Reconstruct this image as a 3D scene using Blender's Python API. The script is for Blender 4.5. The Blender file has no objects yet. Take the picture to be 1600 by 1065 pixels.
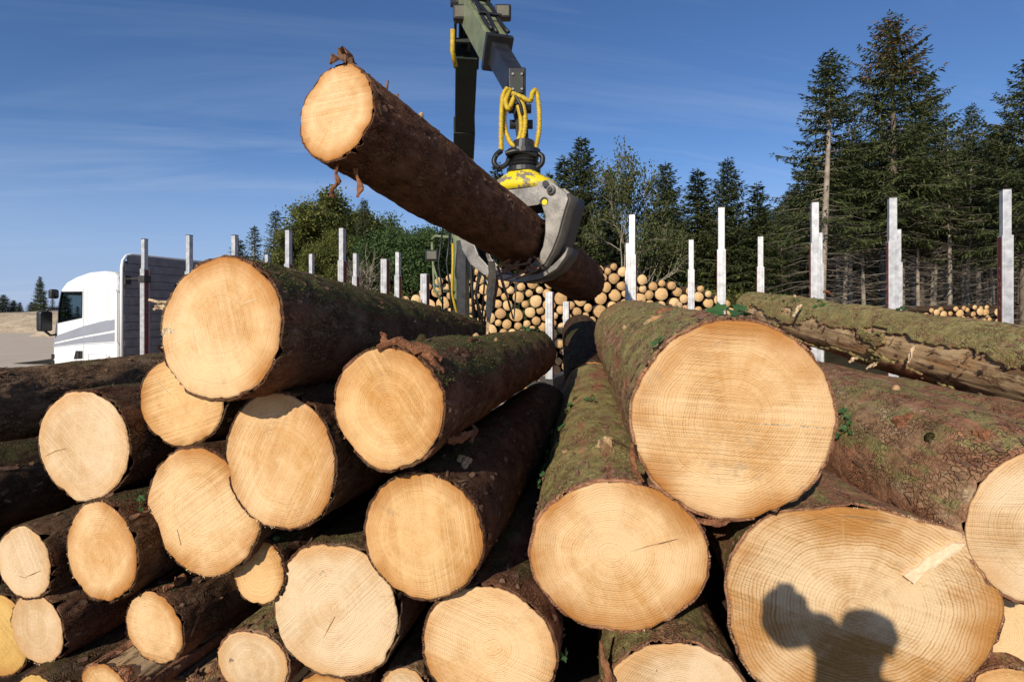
import bpy, bmesh, math, random
import numpy as np
from mathutils import Matrix, Vector

# ------------------------------------------------------------------ camera, sky, sun, exposure
scene = bpy.context.scene
COL = scene.collection
R_ = math.radians
F, CX, CY, CAMZ = 850.0, 800.0, 490.0, 2.4        # focal length in photo pixels, horizon row, eye height

cam_d = bpy.data.cameras.new('camera')
cam_d.sensor_width = 36.0
cam_d.lens = F * 36.0 / 1600.0
cam_d.shift_y = -42.5 / 1600.0
cam_d.clip_start = 0.05
cam_d.clip_end = 3000.0
cam = bpy.data.objects.new('camera', cam_d)
cam.location = (0, 0, CAMZ)
cam.rotation_euler = (R_(90), 0, 0)
COL.objects.link(cam)
scene.camera = cam

SUN_AZ, SUN_EL = R_(25.9), R_(25.0)               # light travels this way to the right of the view, sun this high
SDIR = Vector((math.sin(SUN_AZ) * math.cos(SUN_EL), math.cos(SUN_AZ) * math.cos(SUN_EL), -math.sin(SUN_EL)))
world = bpy.data.worlds.new('World')
scene.world = world
world.use_nodes = True
wn = world.node_tree
wn.nodes.clear()
sky = wn.nodes.new('ShaderNodeTexSky')
sky.sky_type = 'NISHITA'
sky.sun_disc = False
sky.sun_elevation = SUN_EL
sky.sun_rotation = math.pi + SUN_AZ
sky.altitude = 600
sky.air_density = 1.0
sky.dust_density = 0.0
sky.ozone_density = 4.0
bg = wn.nodes.new('ShaderNodeBackground')
bg.inputs['Strength'].default_value = 0.104
wo = wn.nodes.new('ShaderNodeOutputWorld')
# thin cirrus veils, laid out on a high flat layer
tc = wn.nodes.new('ShaderNodeTexCoord')
sep = wn.nodes.new('ShaderNodeSeparateXYZ')
wn.links.new(tc.outputs['Generated'], sep.inputs[0])
def wmath(op, a, b=None, c=None):
    n = wn.nodes.new('ShaderNodeMath'); n.operation = op
    for i, v in enumerate((a, b, c)):
        if v is None: continue
        if isinstance(v, (int, float)): n.inputs[i].default_value = v
        else: wn.links.new(v, n.inputs[i])
    return n.outputs[0]
zz = wmath('ADD', wmath('MAXIMUM', sep.outputs[2], 0.0), 0.12)
cx = wmath('DIVIDE', sep.outputs[0], zz); cy = wmath('DIVIDE', sep.outputs[1], zz)
comb = wn.nodes.new('ShaderNodeCombineXYZ')
wn.links.new(wmath('ADD', wmath('MULTIPLY', cx, 0.30), wmath('MULTIPLY', cy, 0.10)), comb.inputs[0])
wn.links.new(wmath('SUBTRACT', wmath('MULTIPLY', cy, 1.5), wmath('MULTIPLY', cx, 0.30)), comb.inputs[1])
cn = wn.nodes.new('ShaderNodeTexNoise')
cn.inputs['Scale'].default_value = 1.05; cn.inputs['Detail'].default_value = 7; cn.inputs['Roughness'].default_value = 0.62
cn.inputs['Distortion'].default_value = 0.5
wn.links.new(comb.outputs[0], cn.inputs['Vector'])
cn2 = wn.nodes.new('ShaderNodeTexNoise')
cn2.inputs['Scale'].default_value = 0.42; cn2.inputs['Detail'].default_value = 2
wn.links.new(comb.outputs[0], cn2.inputs['Vector'])
m1 = wn.nodes.new('ShaderNodeMapRange'); m1.inputs[1].default_value = 0.47; m1.inputs[2].default_value = 0.80
wn.links.new(cn.outputs[0], m1.inputs[0])
m2 = wn.nodes.new('ShaderNodeMapRange'); m2.inputs[1].default_value = 0.42; m2.inputs[2].default_value = 0.66
wn.links.new(cn2.outputs[0], m2.inputs[0])
cmask = wmath('MULTIPLY', wmath('MULTIPLY', m1.outputs[0], m2.outputs[0]), 0.55)
mix = wn.nodes.new('ShaderNodeMix'); mix.data_type = 'RGBA'
wn.links.new(cmask, mix.inputs[0]); hs = wn.nodes.new('ShaderNodeHueSaturation'); hs.inputs['Saturation'].default_value = 1.1; hs.inputs['Value'].default_value = 1.0; wn.links.new(sky.outputs[0], hs.inputs['Color'])
hz = wn.nodes.new('ShaderNodeMapRange'); hz.interpolation_type = 'SMOOTHSTEP'          # pale blue band of air along the whole horizon
hz.inputs[1].default_value = 0.0; hz.inputs[2].default_value = 0.30; hz.inputs[3].default_value = 0.80; hz.inputs[4].default_value = 0.0
wn.links.new(sep.outputs[2], hz.inputs[0])
hm = wn.nodes.new('ShaderNodeMix'); hm.data_type = 'RGBA'; wn.links.new(hz.outputs[0], hm.inputs[0]); wn.links.new(hs.outputs[0], hm.inputs[6]); hm.inputs[7].default_value = (3.1, 4.5, 6.6, 1)
tint = wn.nodes.new('ShaderNodeMix'); tint.data_type = 'RGBA'; tint.blend_type = 'MULTIPLY'; tint.inputs[0].default_value = 1.0; tint.inputs[7].default_value = (1.03, 0.98, 1.08, 1)
wn.links.new(hm.outputs[2], tint.inputs[6]); wn.links.new(tint.outputs[2], mix.inputs[6])
mix.inputs[7].default_value = (6.6, 7.4, 8.6, 1)
wn.links.new(mix.outputs[2], bg.inputs[0]); wn.links.new(bg.outputs[0], wo.inputs[0])

sun_d = bpy.data.lights.new('sun', 'SUN')
sun_d.energy = 4.9
sun_d.angle = R_(0.53)
sun_d.color = (1.0, 0.91, 0.77)
sun = bpy.data.objects.new('sun', sun_d)
sun.rotation_euler = SDIR.to_track_quat('-Z', 'Y').to_euler()
sun.location = (-20, -40, 30)
COL.objects.link(sun)

vs = scene.view_settings
vs.view_transform = 'Standard'; vs.look = 'None'; vs.exposure = 0.0; vs.gamma = 1.0; vs.use_curve_mapping = False
scene.cycles.max_bounces = 6

# ------------------------------------------------------------------ helpers
def at(px, py, y):
    return Vector(((px - CX) / F * y, y, CAMZ - (py - CY) / F * y))

def tag(o, label=None, cat=None, group=None, kind=None):
    for k, v in (('label', label), ('category', cat), ('group', group), ('kind', kind)):
        if v: o[k] = v
    return o

def empty(name, loc=(0, 0, 0), mat=None, label=None, cat=None, group=None):
    o = bpy.data.objects.new(name, None)
    o.empty_display_size = 0.1
    if mat is not None: o.matrix_world = mat
    else: o.location = loc
    COL.objects.link(o)
    return tag(o, label, cat, group)

def link(name, me, parent=None, mats=(), loc=None):
    o = bpy.data.objects.new(name, me)
    if len(me.materials) == 0:
        for m in mats: me.materials.append(m)
    if loc is not None: o.location = loc
    o.parent = parent
    COL.objects.link(o)
    return o

def npmesh(name, V, Fq=None, Ft=None, mi=None, smooth=True):
    V = np.asarray(V, np.float32)
    me = bpy.data.meshes.new(name)
    me.vertices.add(len(V)); me.vertices.foreach_set('co', V.ravel())
    idx, tot = [], []
    for f in (Fq, Ft):
        if f is None or len(f) == 0: continue
        f = np.asarray(f, np.int32)
        idx.append(f.ravel()); tot.append(np.full(len(f), f.shape[1], np.int32))
    idx = np.concatenate(idx); tot = np.concatenate(tot)
    st = np.concatenate([[0], np.cumsum(tot)[:-1]]).astype(np.int32)
    me.loops.add(len(idx)); me.loops.foreach_set('vertex_index', idx)
    me.polygons.add(len(tot)); me.polygons.foreach_set('loop_start', st); me.polygons.foreach_set('loop_total', tot)
    if mi is not None: me.polygons.foreach_set('material_index', np.asarray(mi, np.int32))
    me.polygons.foreach_set('use_smooth', np.full(len(tot), smooth))
    me.update(calc_edges=True)
    return me

def _hash(ix, iy, iz, seed):
    with np.errstate(over='ignore'):
        h = (ix.astype(np.uint32) * np.uint32(374761393) + iy.astype(np.uint32) * np.uint32(668265263)
             + iz.astype(np.uint32) * np.uint32(2246822519) + np.uint32((seed * 3266489917) & 0xffffffff))
        h = (h ^ (h >> np.uint32(13))) * np.uint32(1274126177)
        h = h ^ (h >> np.uint32(16))
    return h.astype(np.float64) / 2147483647.5 - 1.0

def vnoise(p, seed=0):
    p = np.asarray(p, float)
    i = np.floor(p).astype(np.int64); f = p - i; f = f * f * (3 - 2 * f)
    r = 0
    for dx in (0, 1):
        wx = f[:, 0] if dx else 1 - f[:, 0]
        for dy in (0, 1):
            wy = f[:, 1] if dy else 1 - f[:, 1]
            for dz in (0, 1):
                wz = f[:, 2] if dz else 1 - f[:, 2]
                r = r + wx * wy * wz * _hash(i[:, 0] + dx, i[:, 1] + dy, i[:, 2] + dz, seed)
    return r

def fbm(p, seed=0, octv=4, gain=0.5):
    a, r, s = 1.0, 0.0, 0.0
    p = np.asarray(p, float)
    for k in range(octv):
        r = r + a * vnoise(p, seed + k * 17); s += a; a *= gain; p = p * 2.03 + 11.3
    return r / s

class MB:
    """collects simple solids; build() links them as one mesh object"""
    def __init__(s): s.v, s.f, s.m = [], [], []
    def add(s, V, Fs, mi=0):
        o = len(s.v); s.v += [tuple(v) for v in V]
        s.f += [tuple(i + o for i in f) for f in Fs]; s.m += [mi] * len(Fs); return s
    def box(s, x0, x1, y0, y1, z0, z1, mi=0):
        V = [(x, y, z) for z in (z0, z1) for y in (y0, y1) for x in (x0, x1)]
        return s.add(V, [(0, 2, 3, 1), (4, 5, 7, 6), (0, 1, 5, 4), (2, 6, 7, 3), (0, 4, 6, 2), (1, 3, 7, 5)], mi)
    def beam(s, p0, p1, w, h, w1=None, h1=None, up=(0, 0, 1), mi=0):
        p0, p1 = Vector(p0), Vector(p1); d = (p1 - p0).normalized(); u = d.cross(Vector(up)).normalized(); v = u.cross(d)
        w1 = w if w1 is None else w1; h1 = h if h1 is None else h1
        V = [p + u * a * ww / 2 + v * b * hh / 2 for p, ww, hh in ((p0, w, h), (p1, w1, h1)) for a, b in ((-1, -1), (1, -1), (1, 1), (-1, 1))]
        return s.add(V, [(3, 2, 1, 0), (4, 5, 6, 7), (0, 1, 5, 4), (1, 2, 6, 5), (2, 3, 7, 6), (3, 0, 4, 7)], mi)
    def tube(s, pts, r, n=8, mi=0, cap=True):
        pts = [Vector(p) for p in pts]; rs = r if isinstance(r, (list, tuple)) else [r] * len(pts)
        o = len(s.v); ref = Vector((0.3, 0.2, 0.93))
        for i, p in enumerate(pts):
            d = (pts[min(i + 1, len(pts) - 1)] - pts[max(i - 1, 0)]).normalized()
            if abs(d.dot(ref)) > 0.98: ref = Vector((1, 0.1, 0))
            u = d.cross(ref).normalized(); v = d.cross(u); ref = -u.cross(d) if False else ref
            for k in range(n):
                a = 2 * math.pi * k / n
                s.v.append(tuple(p + (u * math.cos(a) + v * math.sin(a)) * rs[i]))
        for i in range(len(pts) - 1):
            for k in range(n):
                a, b = o + i * n + k, o + i * n + (k + 1) % n
                s.f.append((a, b, b + n, a + n)); s.m.append(mi)
        if cap:
            s.f.append(tuple(o + k for k in range(n))[::-1]); s.m.append(mi)
            e = o + (len(pts) - 1) * n
            s.f.append(tuple(e + k for k in range(n))); s.m.append(mi)
        return s
    def lathe(s, prof, n=24, c=(0, 0, 0), axis='z', mi=0):
        o = len(s.v)
        for r, h in prof:
            for k in range(n):
                a = 2 * math.pi * k / n; x, y = r * math.cos(a), r * math.sin(a)
                p = (x, y, h) if axis == 'z' else ((x, h, y) if axis == 'y' else (h, x, y))
                s.v.append((p[0] + c[0], p[1] + c[1], p[2] + c[2]))
        for i in range(len(prof) - 1):
            for k in range(n):
                a, b = o + i * n + k, o + i * n + (k + 1) % n
                s.f.append((a, b, b + n, a + n)); s.m.append(mi)
        s.f.append(tuple(o + k for k in range(n))[::-1]); s.m.append(mi)
        e = o + (len(prof) - 1) * n; s.f.append(tuple(e + k for k in range(n))); s.m.append(mi)
        return s
    def prism(s, poly, f0, f1, mi=0):
        """poly: 2-D points; f0/f1 map a 2-D point to the two faces"""
        n = len(poly); V = [f0(p) for p in poly] + [f1(p) for p in poly]
        Fs = [tuple(range(n))[::-1], tuple(range(n, 2 * n))] + [(i, (i + 1) % n, (i + 1) % n + n, i + n) for i in range(n)]
        return s.add(V, Fs, mi)
    def mesh(s, name, smooth=False):
        me = bpy.data.meshes.new(name); me.from_pydata(s.v, [], s.f)
        me.polygons.foreach_set('material_index', s.m); me.validate()
        bm = bmesh.new(); bm.from_mesh(me); bmesh.ops.recalc_face_normals(bm, faces=bm.faces); bm.to_mesh(me); bm.free()
        if smooth: me.polygons.foreach_set('use_smooth', [True] * len(me.polygons))
        return me
    def build(s, name, mats, parent=None, smooth=False, bevel=0, seg=2):
        if not isinstance(mats, (list, tuple)): mats = (mats,)
        o = link(name, s.mesh(name, smooth), parent, mats)
        if bevel:
            b = o.modifiers.new('bevel', 'BEVEL'); b.width = bevel; b.segments = seg; b.limit_method = 'ANGLE'; b.angle_limit = R_(35)
            if smooth is False:
                o.data.polygons.foreach_set('use_smooth', [False] * len(o.data.polygons))
        return o

def copy_tree(o, parent=None):
    c = o.copy(); COL.objects.link(c); c.parent = parent
    for ch in o.children: copy_tree(ch, c)
    return c

# ------------------------------------------------------------------ materials
class NT:
    def __init__(s, name):
        s.mat = bpy.data.materials.new(name); s.mat.use_nodes = True
        s.t = s.mat.node_tree; s.t.nodes.clear()
        s.out = s.t.nodes.new('ShaderNodeOutputMaterial'); s.b = s.t.nodes.new('ShaderNodeBsdfPrincipled')
        s.t.links.new(s.b.outputs[0], s.out.inputs[0])
    def set(s, sock, v):
        if v is None: return
        if isinstance(v, bpy.types.NodeSocket): s.t.links.new(v, sock)
        elif isinstance(v, (tuple, list)) and len(v) == 3 and sock.type == 'RGBA': sock.default_value = (*v, 1)
        else: sock.default_value = v
    def node(s, ty, ins=None, **props):
        n = s.t.nodes.new('ShaderNode' + ty)
        for k, v in props.items(): setattr(n, k, v)
        for k, v in (ins or {}).items(): s.set(n.inputs[k], v)
        return n
    def m(s, op, a, b=None, c=None, clamp=False):
        n = s.t.nodes.new('ShaderNodeMath'); n.operation = op; n.use_clamp = clamp
        for i, v in enumerate((a, b, c)): s.set(n.inputs[i], v)
        return n.outputs[0]
    def noise(s, vec, scale, detail=4, rough=0.55, dist=0.0, dim='3D', w=None):
        n = s.node('TexNoise', {'Scale': scale, 'Detail': detail, 'Roughness': rough, 'Distortion': dist}, noise_dimensions=dim)
        if dim == '1D': s.set(n.inputs['W'], w)
        else: s.set(n.inputs['Vector'], vec)
        return n.outputs[0]
    def mapping(s, vec, scale=(1, 1, 1), loc=(0, 0, 0), rot=(0, 0, 0)):
        return s.node('Mapping', {'Vector': vec, 'Scale': scale, 'Location': loc, 'Rotation': rot}).outputs[0]
    def ramp(s, fac, stops, interp='LINEAR'):
        n = s.node('ValToRGB', {'Fac': fac}); r = n.color_ramp; r.interpolation = interp
        while len(r.elements) < len(stops): r.elements.new(0.5)
        for e, (p, c) in zip(r.elements, stops):
            e.position = p; e.color = (*c, 1) if isinstance(c, (tuple, list)) else (c, c, c, 1)
        return n.outputs[0]
    def mr(s, v, a, b, c=0.0, d=1.0, smooth=False):
        n = s.node('MapRange', {0: v, 1: a, 2: b, 3: c, 4: d}); n.clamp = True
        if smooth: n.interpolation_type = 'SMOOTHSTEP'
        return n.outputs[0]
    def mix(s, f, a, b, mode='MIX'):
        n = s.t.nodes.new('ShaderNodeMix'); n.data_type = 'RGBA'; n.blend_type = mode
        s.set(n.inputs[0], f); s.set(n.inputs[6], a); s.set(n.inputs[7], b); return n.outputs[2]
    def obj(s): return s.node('TexCoord').outputs['Object']
    def bump(s, h, strength=0.5, dist=0.01, normal=None):
        n = s.node('Bump', {'Height': h, 'Strength': strength, 'Distance': dist})
        if normal is not None: s.set(n.inputs['Normal'], normal)
        return n.outputs[0]
    def fin(s, color, rough=0.6, normal=None, metal=0.0, spec=0.3, **kw):
        s.set(s.b.inputs['Base Color'], color); s.set(s.b.inputs['Roughness'], rough)
        s.set(s.b.inputs['Metallic'], metal); s.set(s.b.inputs['Specular IOR Level'], spec)
        if normal is not None: s.set(s.b.inputs['Normal'], normal)
        for k, v in kw.items(): s.set(s.b.inputs[k.replace('_', ' ')], v)
        return s.mat

def simple(name, c, rough=0.5, metal=0.0, vary=0.25, scale=6.0, bump=0.0, spec=0.4, dirt=None):
    t = NT(name); o = t.obj()
    n = t.noise(o, scale, 6, 0.6)
    dark = tuple(x * (1 - vary) for x in c); light = tuple(min(1, x * (1 + vary * 0.5)) for x in c)
    col = t.ramp(n, [(0.3, dark), (0.7, light)])
    if dirt:
        d = t.mr(t.noise(o, scale * 2.7, 8, 0.7), 0.55, 0.75, 0, 0.75)
        col = t.mix(d, col, dirt)
    nr = t.bump(t.noise(o, scale * 8, 4), bump, 0.004) if bump else None
    r = t.mr(n, 0.3, 0.7, rough * 0.85, min(1, rough * 1.15))
    return t.fin(col, r, nr, metal, spec)

def mat_bark():
    t = NT('bark'); o = t.obj(); info = t.node('ObjectInfo')
    off = t.node('VectorMath', {0: o, 1: info.outputs['Random']}, operation='ADD')
    mul = t.node('VectorMath', {0: info.outputs['Location'], 1: (3.1, 1.7, 2.3)}, operation='MULTIPLY')
    v = t.node('VectorMath', {0: off.outputs[0], 1: mul.outputs[0]}, operation='ADD').outputs[0]
    cs = t.node('SeparateColor', {0: info.outputs['Color']})
    moss_amt, red_amt, dark_amt = cs.outputs[0], cs.outputs[1], cs.outputs[2]
    warp = t.node('TexNoise', {'Vector': v, 'Scale': 14.0, 'Detail': 3.0})
    wv = t.node('VectorMath', {0: warp.outputs['Color'], 1: (0.5, 0.5, 0.5)}, operation='SUBTRACT').outputs[0]
    wv = t.node('VectorMath', {0: wv, 'Scale': 0.09}, operation='SCALE').outputs[0]
    vw = t.node('VectorMath', {0: v, 1: wv}, operation='ADD').outputs[0]
    vm = t.mapping(vw, (1, 0.45, 1))
    edge = t.node('TexVoronoi', {'Vector': vm, 'Scale': 58.0}, feature='DISTANCE_TO_EDGE').outputs['Distance']
    cell = t.node('TexVoronoi', {'Vector': vm, 'Scale': 58.0}).outputs['Color']
    cellv = t.node('SeparateColor', {0: cell}).outputs[0]
    crack = t.m('MAXIMUM', t.mr(edge, 0.0, 0.12), t.mr(t.noise(v, 7, 4), 0.42, 0.6))
    big = t.noise(t.mapping(v, (1, 0.3, 1)), 3.2, 6, 0.6)
    mid = t.noise(t.mapping(v, (1, 0.5, 1)), 16, 8, 0.68)
    fine = t.noise(t.mapping(v, (1, 0.6, 1)), 90, 6, 0.7)
    tone = t.m('ADD', t.m('ADD', t.m('MULTIPLY', mid, 0.62), t.m('MULTIPLY', fine, 0.24)), t.m('MULTIPLY', cellv, 0.14))
    c = t.ramp(tone, [(0.28, (0.060, 0.031, 0.015)), (0.42, (0.145, 0.077, 0.037)), (0.56, (0.230, 0.130, 0.065)), (0.76, (0.35, 0.225, 0.125))])
    gpat = t.mr(t.noise(t.mapping(v, (1, 0.22, 1), (3, 1, 7)), 8, 7, 0.66), 0.53, 0.60)
    c = t.mix(t.m('MULTIPLY', gpat, 0.5), c, t.ramp(tone, [(0.3, (0.17, 0.115, 0.066)), (0.65, (0.42, 0.31, 0.18))]))
    strk = t.noise(t.mapping(v, (1, 0.07, 1)), 9, 4, 0.6)
    redm = t.m('MULTIPLY', t.mr(t.m('ADD', t.m('ADD', t.m('MULTIPLY', big, 0.6), t.m('MULTIPLY', strk, 0.4)), t.m('MULTIPLY', red_amt, 0.35)), 0.60, 0.70), 0.85)
    redc = t.ramp(mid, [(0.3, (0.12, 0.042, 0.020)), (0.7, (0.31, 0.135, 0.066))])
    c = t.mix(redm, c, redc)
    c = t.mix(t.m('MULTIPLY', t.m('SUBTRACT', 1.0, crack), 0.42), c, (0.028, 0.016, 0.011))
    # moss and green algae: more on the upward and weather side
    gn = t.node('NewGeometry').outputs['Normal']; gs = t.node('SeparateXYZ', {0: gn})
    side = t.m('SUBTRACT', t.m('MULTIPLY', gs.outputs[2], 0.16), t.m('MULTIPLY', gs.outputs[0], 0.12))
    mn = t.m('ADD', t.m('MULTIPLY', t.noise(t.mapping(v, (1, 0.4, 1)), 5.5, 8, 0.70), 0.6), t.m('MULTIPLY', strk, 0.4))
    mn = t.m('ADD', t.m('MULTIPLY', t.m('SUBTRACT', mn, 0.5), 1.5), 0.5)
    mo = t.m('ADD', t.m('ADD', mn, side), t.m('SUBTRACT', moss_amt, 0.5))
    mm = t.m('MULTIPLY', t.mr(mo, 0.58, 0.67, smooth=True), t.mr(mid, 0.36, 0.52, 0.35, 1.0))
    mc = t.ramp(t.noise(v, 38, 6, 0.7), [(0.3, (0.075, 0.078, 0.022)), (0.55, (0.165, 0.165, 0.052)), (0.75, (0.27, 0.25, 0.11))])
    mm = t.m('MULTIPLY', mm, t.mr(t.node('SeparateXYZ', {0: o}).outputs[1], 0.008, 0.035))
    c = t.mix(t.m('MULTIPLY', mm, 0.75), c, mc)
    # pale lichen and dry grey patches
    lic = t.mr(t.noise(v, 21, 7, 0.7), 0.66, 0.72)
    c = t.mix(t.m('MULTIPLY', lic, 0.35), c, (0.36, 0.29, 0.19))
    spk = t.mr(t.noise(v, 130, 2, 0.5), 0.70, 0.74)
    c = t.mix(t.m('MULTIPLY', spk, 0.6), c, (0.50, 0.38, 0.26))
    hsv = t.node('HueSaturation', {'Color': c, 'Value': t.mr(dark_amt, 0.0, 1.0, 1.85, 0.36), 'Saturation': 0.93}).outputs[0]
    h = t.m('ADD', t.m('ADD', t.m('MULTIPLY', crack, 0.35), t.m('MULTIPLY', mid, 0.9)), t.m('MULTIPLY', fine, 0.28))
    h = t.m('ADD', h, t.m('MULTIPLY', cellv, 0.16))
    nr = t.bump(h, 1.0, 0.02)
    return t.fin(hsv, 0.95, nr, spec=0.06)

def mat_cut(name, light, dark, ring_w=0.0085, ring_k=0.5, saw_k=0.5, edge_c=(0.42, 0.18, 0.045), rscale=0.27, rim_rings=0.0, rim0_=0.70):
    t = NT(name); o = t.obj(); info = t.node('ObjectInfo')
    cs = t.node('SeparateColor', {0: info.outputs['Color']})
    sx = t.node('SeparateXYZ', {0: o})
    seedv = t.node('VectorMath', {0: o, 1: t.node('VectorMath', {0: info.outputs['Location'], 1: (7.3, 2.1, 5.7)}, operation='MULTIPLY').outputs[0]}, operation='ADD').outputs[0]
    x = t.m('SUBTRACT', sx.outputs[0], t.m('SUBTRACT', cs.outputs[0], 0.5))
    z = t.m('SUBTRACT', sx.outputs[2], t.m('SUBTRACT', cs.outputs[1], 0.5))
    r0 = t.m('SQRT', t.m('ADD', t.m('MULTIPLY', x, x), t.m('MULTIPLY', z, z)))
    wob = t.noise(seedv, 5.0, 3, 0.5)
    rim0 = t.node('Attribute', attribute_name='rim').outputs['Fac']
    r = t.m('ADD', t.m('ADD', t.m('MULTIPLY', r0, 0.45), t.m('MULTIPLY', rim0, 0.55 * rscale)), t.m('MULTIPLY', t.m('SUBTRACT', wob, 0.5), 0.06))
    sine = t.m('ADD', t.m('MULTIPLY', t.m('SINE', t.m('MULTIPLY', r, 2 * math.pi / ring_w)), 0.5), 0.5)
    ring1 = t.noise(None, 70, 3, 0.6, dim='1D', w=t.m('ADD', r, t.m('MULTIPLY', cs.outputs[2], 9.0)))
    ring2 = t.noise(None, 22, 2, 0.5, dim='1D', w=t.m('ADD', r, 3.7))
    late = t.m('MULTIPLY', t.mr(sine, 0.45, 1.0), t.mr(ring1, 0.30, 0.65, 0.15, 1.0))
    blot = t.noise(seedv, 7, 6, 0.65); blot2 = t.noise(seedv, 2.6, 4, 0.55)
    grain = t.noise(seedv, 105, 4, 0.7)
    ang = t.m('ARCTAN2', z, x)
    rv = t.node('CombineXYZ', {0: t.m('MULTIPLY', t.m('COSINE', ang), 7.0), 1: t.m('MULTIPLY', t.m('SINE', ang), 7.0), 2: t.m('MULTIPLY', r0, 1.3)}).outputs[0]
    ray = t.noise(t.node('VectorMath', {0: rv, 1: info.outputs['Location']}, operation='ADD').outputs[0], 1.0, 5, 0.7)
    a = t.m('MULTIPLY', info.outputs['Alpha'], math.pi)
    u = t.m('ADD', t.m('MULTIPLY', sx.outputs[0], t.m('COSINE', a)), t.m('MULTIPLY', sx.outputs[2], t.m('SINE', a)))
    u = t.m('ADD', u, t.m('MULTIPLY', t.m('SUBTRACT', blot2, 0.5), 0.03))
    saw = t.noise(None, 85, 3, 0.6, dim='1D', w=u)
    sawf = t.m('MULTIPLY', t.mr(saw, 0.44, 0.60), t.m('MULTIPLY', t.mr(t.noise(seedv, 3.3, 3), 0.42, 0.58), saw_k))
    zone = t.mr(t.noise(None, 4.2, 1, 0.4, dim='1D', w=t.m('ADD', u, t.m('MULTIPLY', cs.outputs[2], 5.0))), 0.50, 0.53)
    ringmask = t.mr(t.m('ADD', t.noise(seedv, 3.7, 3), t.m('MULTIPLY', rim0, rim_rings)), 0.38 + 0.5 * rim_rings, 0.68 + 0.5 * rim_rings, 0.22, 1.1)
    bl = t.mr(blot2, 0.34, 0.66, -0.45, 0.55); bl3 = t.mr(blot, 0.30, 0.70, -0.22, 0.28)
    f = t.m('ADD', t.m('MULTIPLY', t.m('MULTIPLY', late, ring_k), ringmask), t.m('MULTIPLY', t.m('SUBTRACT', ring2, 0.5), 0.35))
    f = t.m('ADD', f, t.m('ADD', bl, bl3)); f = t.m('ADD', f, t.m('MULTIPLY', t.m('SUBTRACT', ray, 0.5), 0.75))
    f = t.m('ADD', f, t.m('ADD', t.m('MULTIPLY', sawf, 0.38), t.m('MULTIPLY', zone, 0.2)))
    f = t.m('ADD', f, t.m('MULTIPLY', t.m('SUBTRACT', grain, 0.5), 0.75), clamp=True)
    c = t.mix(f, light, dark)
    pale = t.m('MULTIPLY', t.mr(ray, 0.62, 0.74), t.mr(blot, 0.45, 0.62))
    c = t.mix(t.m('MULTIPLY', pale, 0.55), c, (0.78, 0.60, 0.36))
    rim = t.node('Attribute', attribute_name='rim').outputs['Fac']
    rimn = t.m('ADD', rim, t.m('MULTIPLY', t.m('SUBTRACT', t.noise(seedv, 6, 4), 0.5), 0.16))
    c = t.mix(t.m('MULTIPLY', t.mr(rimn, rim0_, 0.97), t.mr(blot2, 0.38, 0.58, 0.20, 1.0)), c, edge_c)
    c = t.mix(t.mr(rim, 0.984, 0.999, 0, 0.85), c, (0.16, 0.07, 0.03))
    st = t.mr(t.m('ADD', t.noise(seedv, 9, 8, 0.72), t.m('MULTIPLY', t.m('SUBTRACT', t.noise(seedv, 2.1, 2), 0.5), 0.5)), 0.64, 0.80)
    c = t.mix(t.m('MULTIPLY', st, 0.6), c, (0.30, 0.23, 0.16))
    sp = t.mr(t.noise(seedv, 60, 3, 0.6), 0.73, 0.79)
    c = t.mix(t.m('MULTIPLY', sp, 0.5), c, (0.22, 0.13, 0.06))
    # drying cracks that run in from the pith
    crk = t.m('MULTIPLY', t.mr(t.m('ABSOLUTE', t.m('SUBTRACT', ray, 0.46)), 0.0, 0.006, 1.0, 0.0), t.mr(blot, 0.52, 0.58))
    c = t.mix(t.m('MULTIPLY', crk, 0.55), c, (0.20, 0.11, 0.05))
    h = t.m('ADD', t.m('ADD', t.m('MULTIPLY', late, 0.25), t.m('MULTIPLY', grain, 0.55)), t.m('ADD', t.m('MULTIPLY', sawf, 0.8), t.m('MULTIPLY', blot, 0.3)))
    nr = t.bump(h, 0.75, 0.006)
    return t.fin(c, 0.75, nr, spec=0.2)

def mat_torn(name='torn_wood', lo=(0.24, 0.12, 0.045), hi=(0.80, 0.58, 0.33)):
    t = NT(name); o = t.obj()
    n = t.noise(t.mapping(o, (1, 0.08, 1)), 45, 7, 0.7); b = t.noise(o, 6, 5, 0.6)
    c = t.ramp(t.m('ADD', t.m('MULTIPLY', n, 0.6), t.m('MULTIPLY', b, 0.4)), [(0.32, lo), (0.5, tuple((a + d) / 2 for a, d in zip(lo, hi))), (0.68, hi)])
    kk = 1.0 if name == 'torn_wood' else 0.0
    rem = t.mr(t.noise(t.mapping(o, (1, 0.3, 1)), 11, 7, 0.68), 0.54, 0.60)
    c = t.mix(t.m('MULTIPLY', rem, 0.75 * kk), c, (0.14, 0.065, 0.03))
    orr = t.mr(t.noise(t.mapping(o, (1, 0.25, 1), (5, 2, 1)), 7, 5, 0.6), 0.55, 0.63)
    c = t.mix(t.m('MULTIPLY', orr, 0.55 * kk), c, (0.52, 0.24, 0.08))
    return t.fin(c, 0.8, t.bump(t.m('SUBTRACT', n, t.m('MULTIPLY', rem, 0.5)), 1.0, 0.015), spec=0.2)

def mat_leaf(name, a, b, trans=0.25):
    t = NT(name); g = t.node('NewGeometry')
    n = t.noise(t.obj(), 0.9, 3)
    f = t.m('ADD', t.m('MULTIPLY', g.outputs['Random Per Island'], 0.65), t.m('MULTIPLY', n, 0.35))
    c = t.ramp(f, [(0.15, a), (0.85, b)])
    m = t.fin(c, 0.6, spec=0.25)
    if trans:
        tr = t.node('BsdfTranslucent', {'Color': c}); ms = t.node('MixShader', {0: trans, 1: t.b.outputs[0], 2: tr.outputs[0]})
        t.t.links.new(ms.outputs[0], t.out.inputs[0])
    return m

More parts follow.
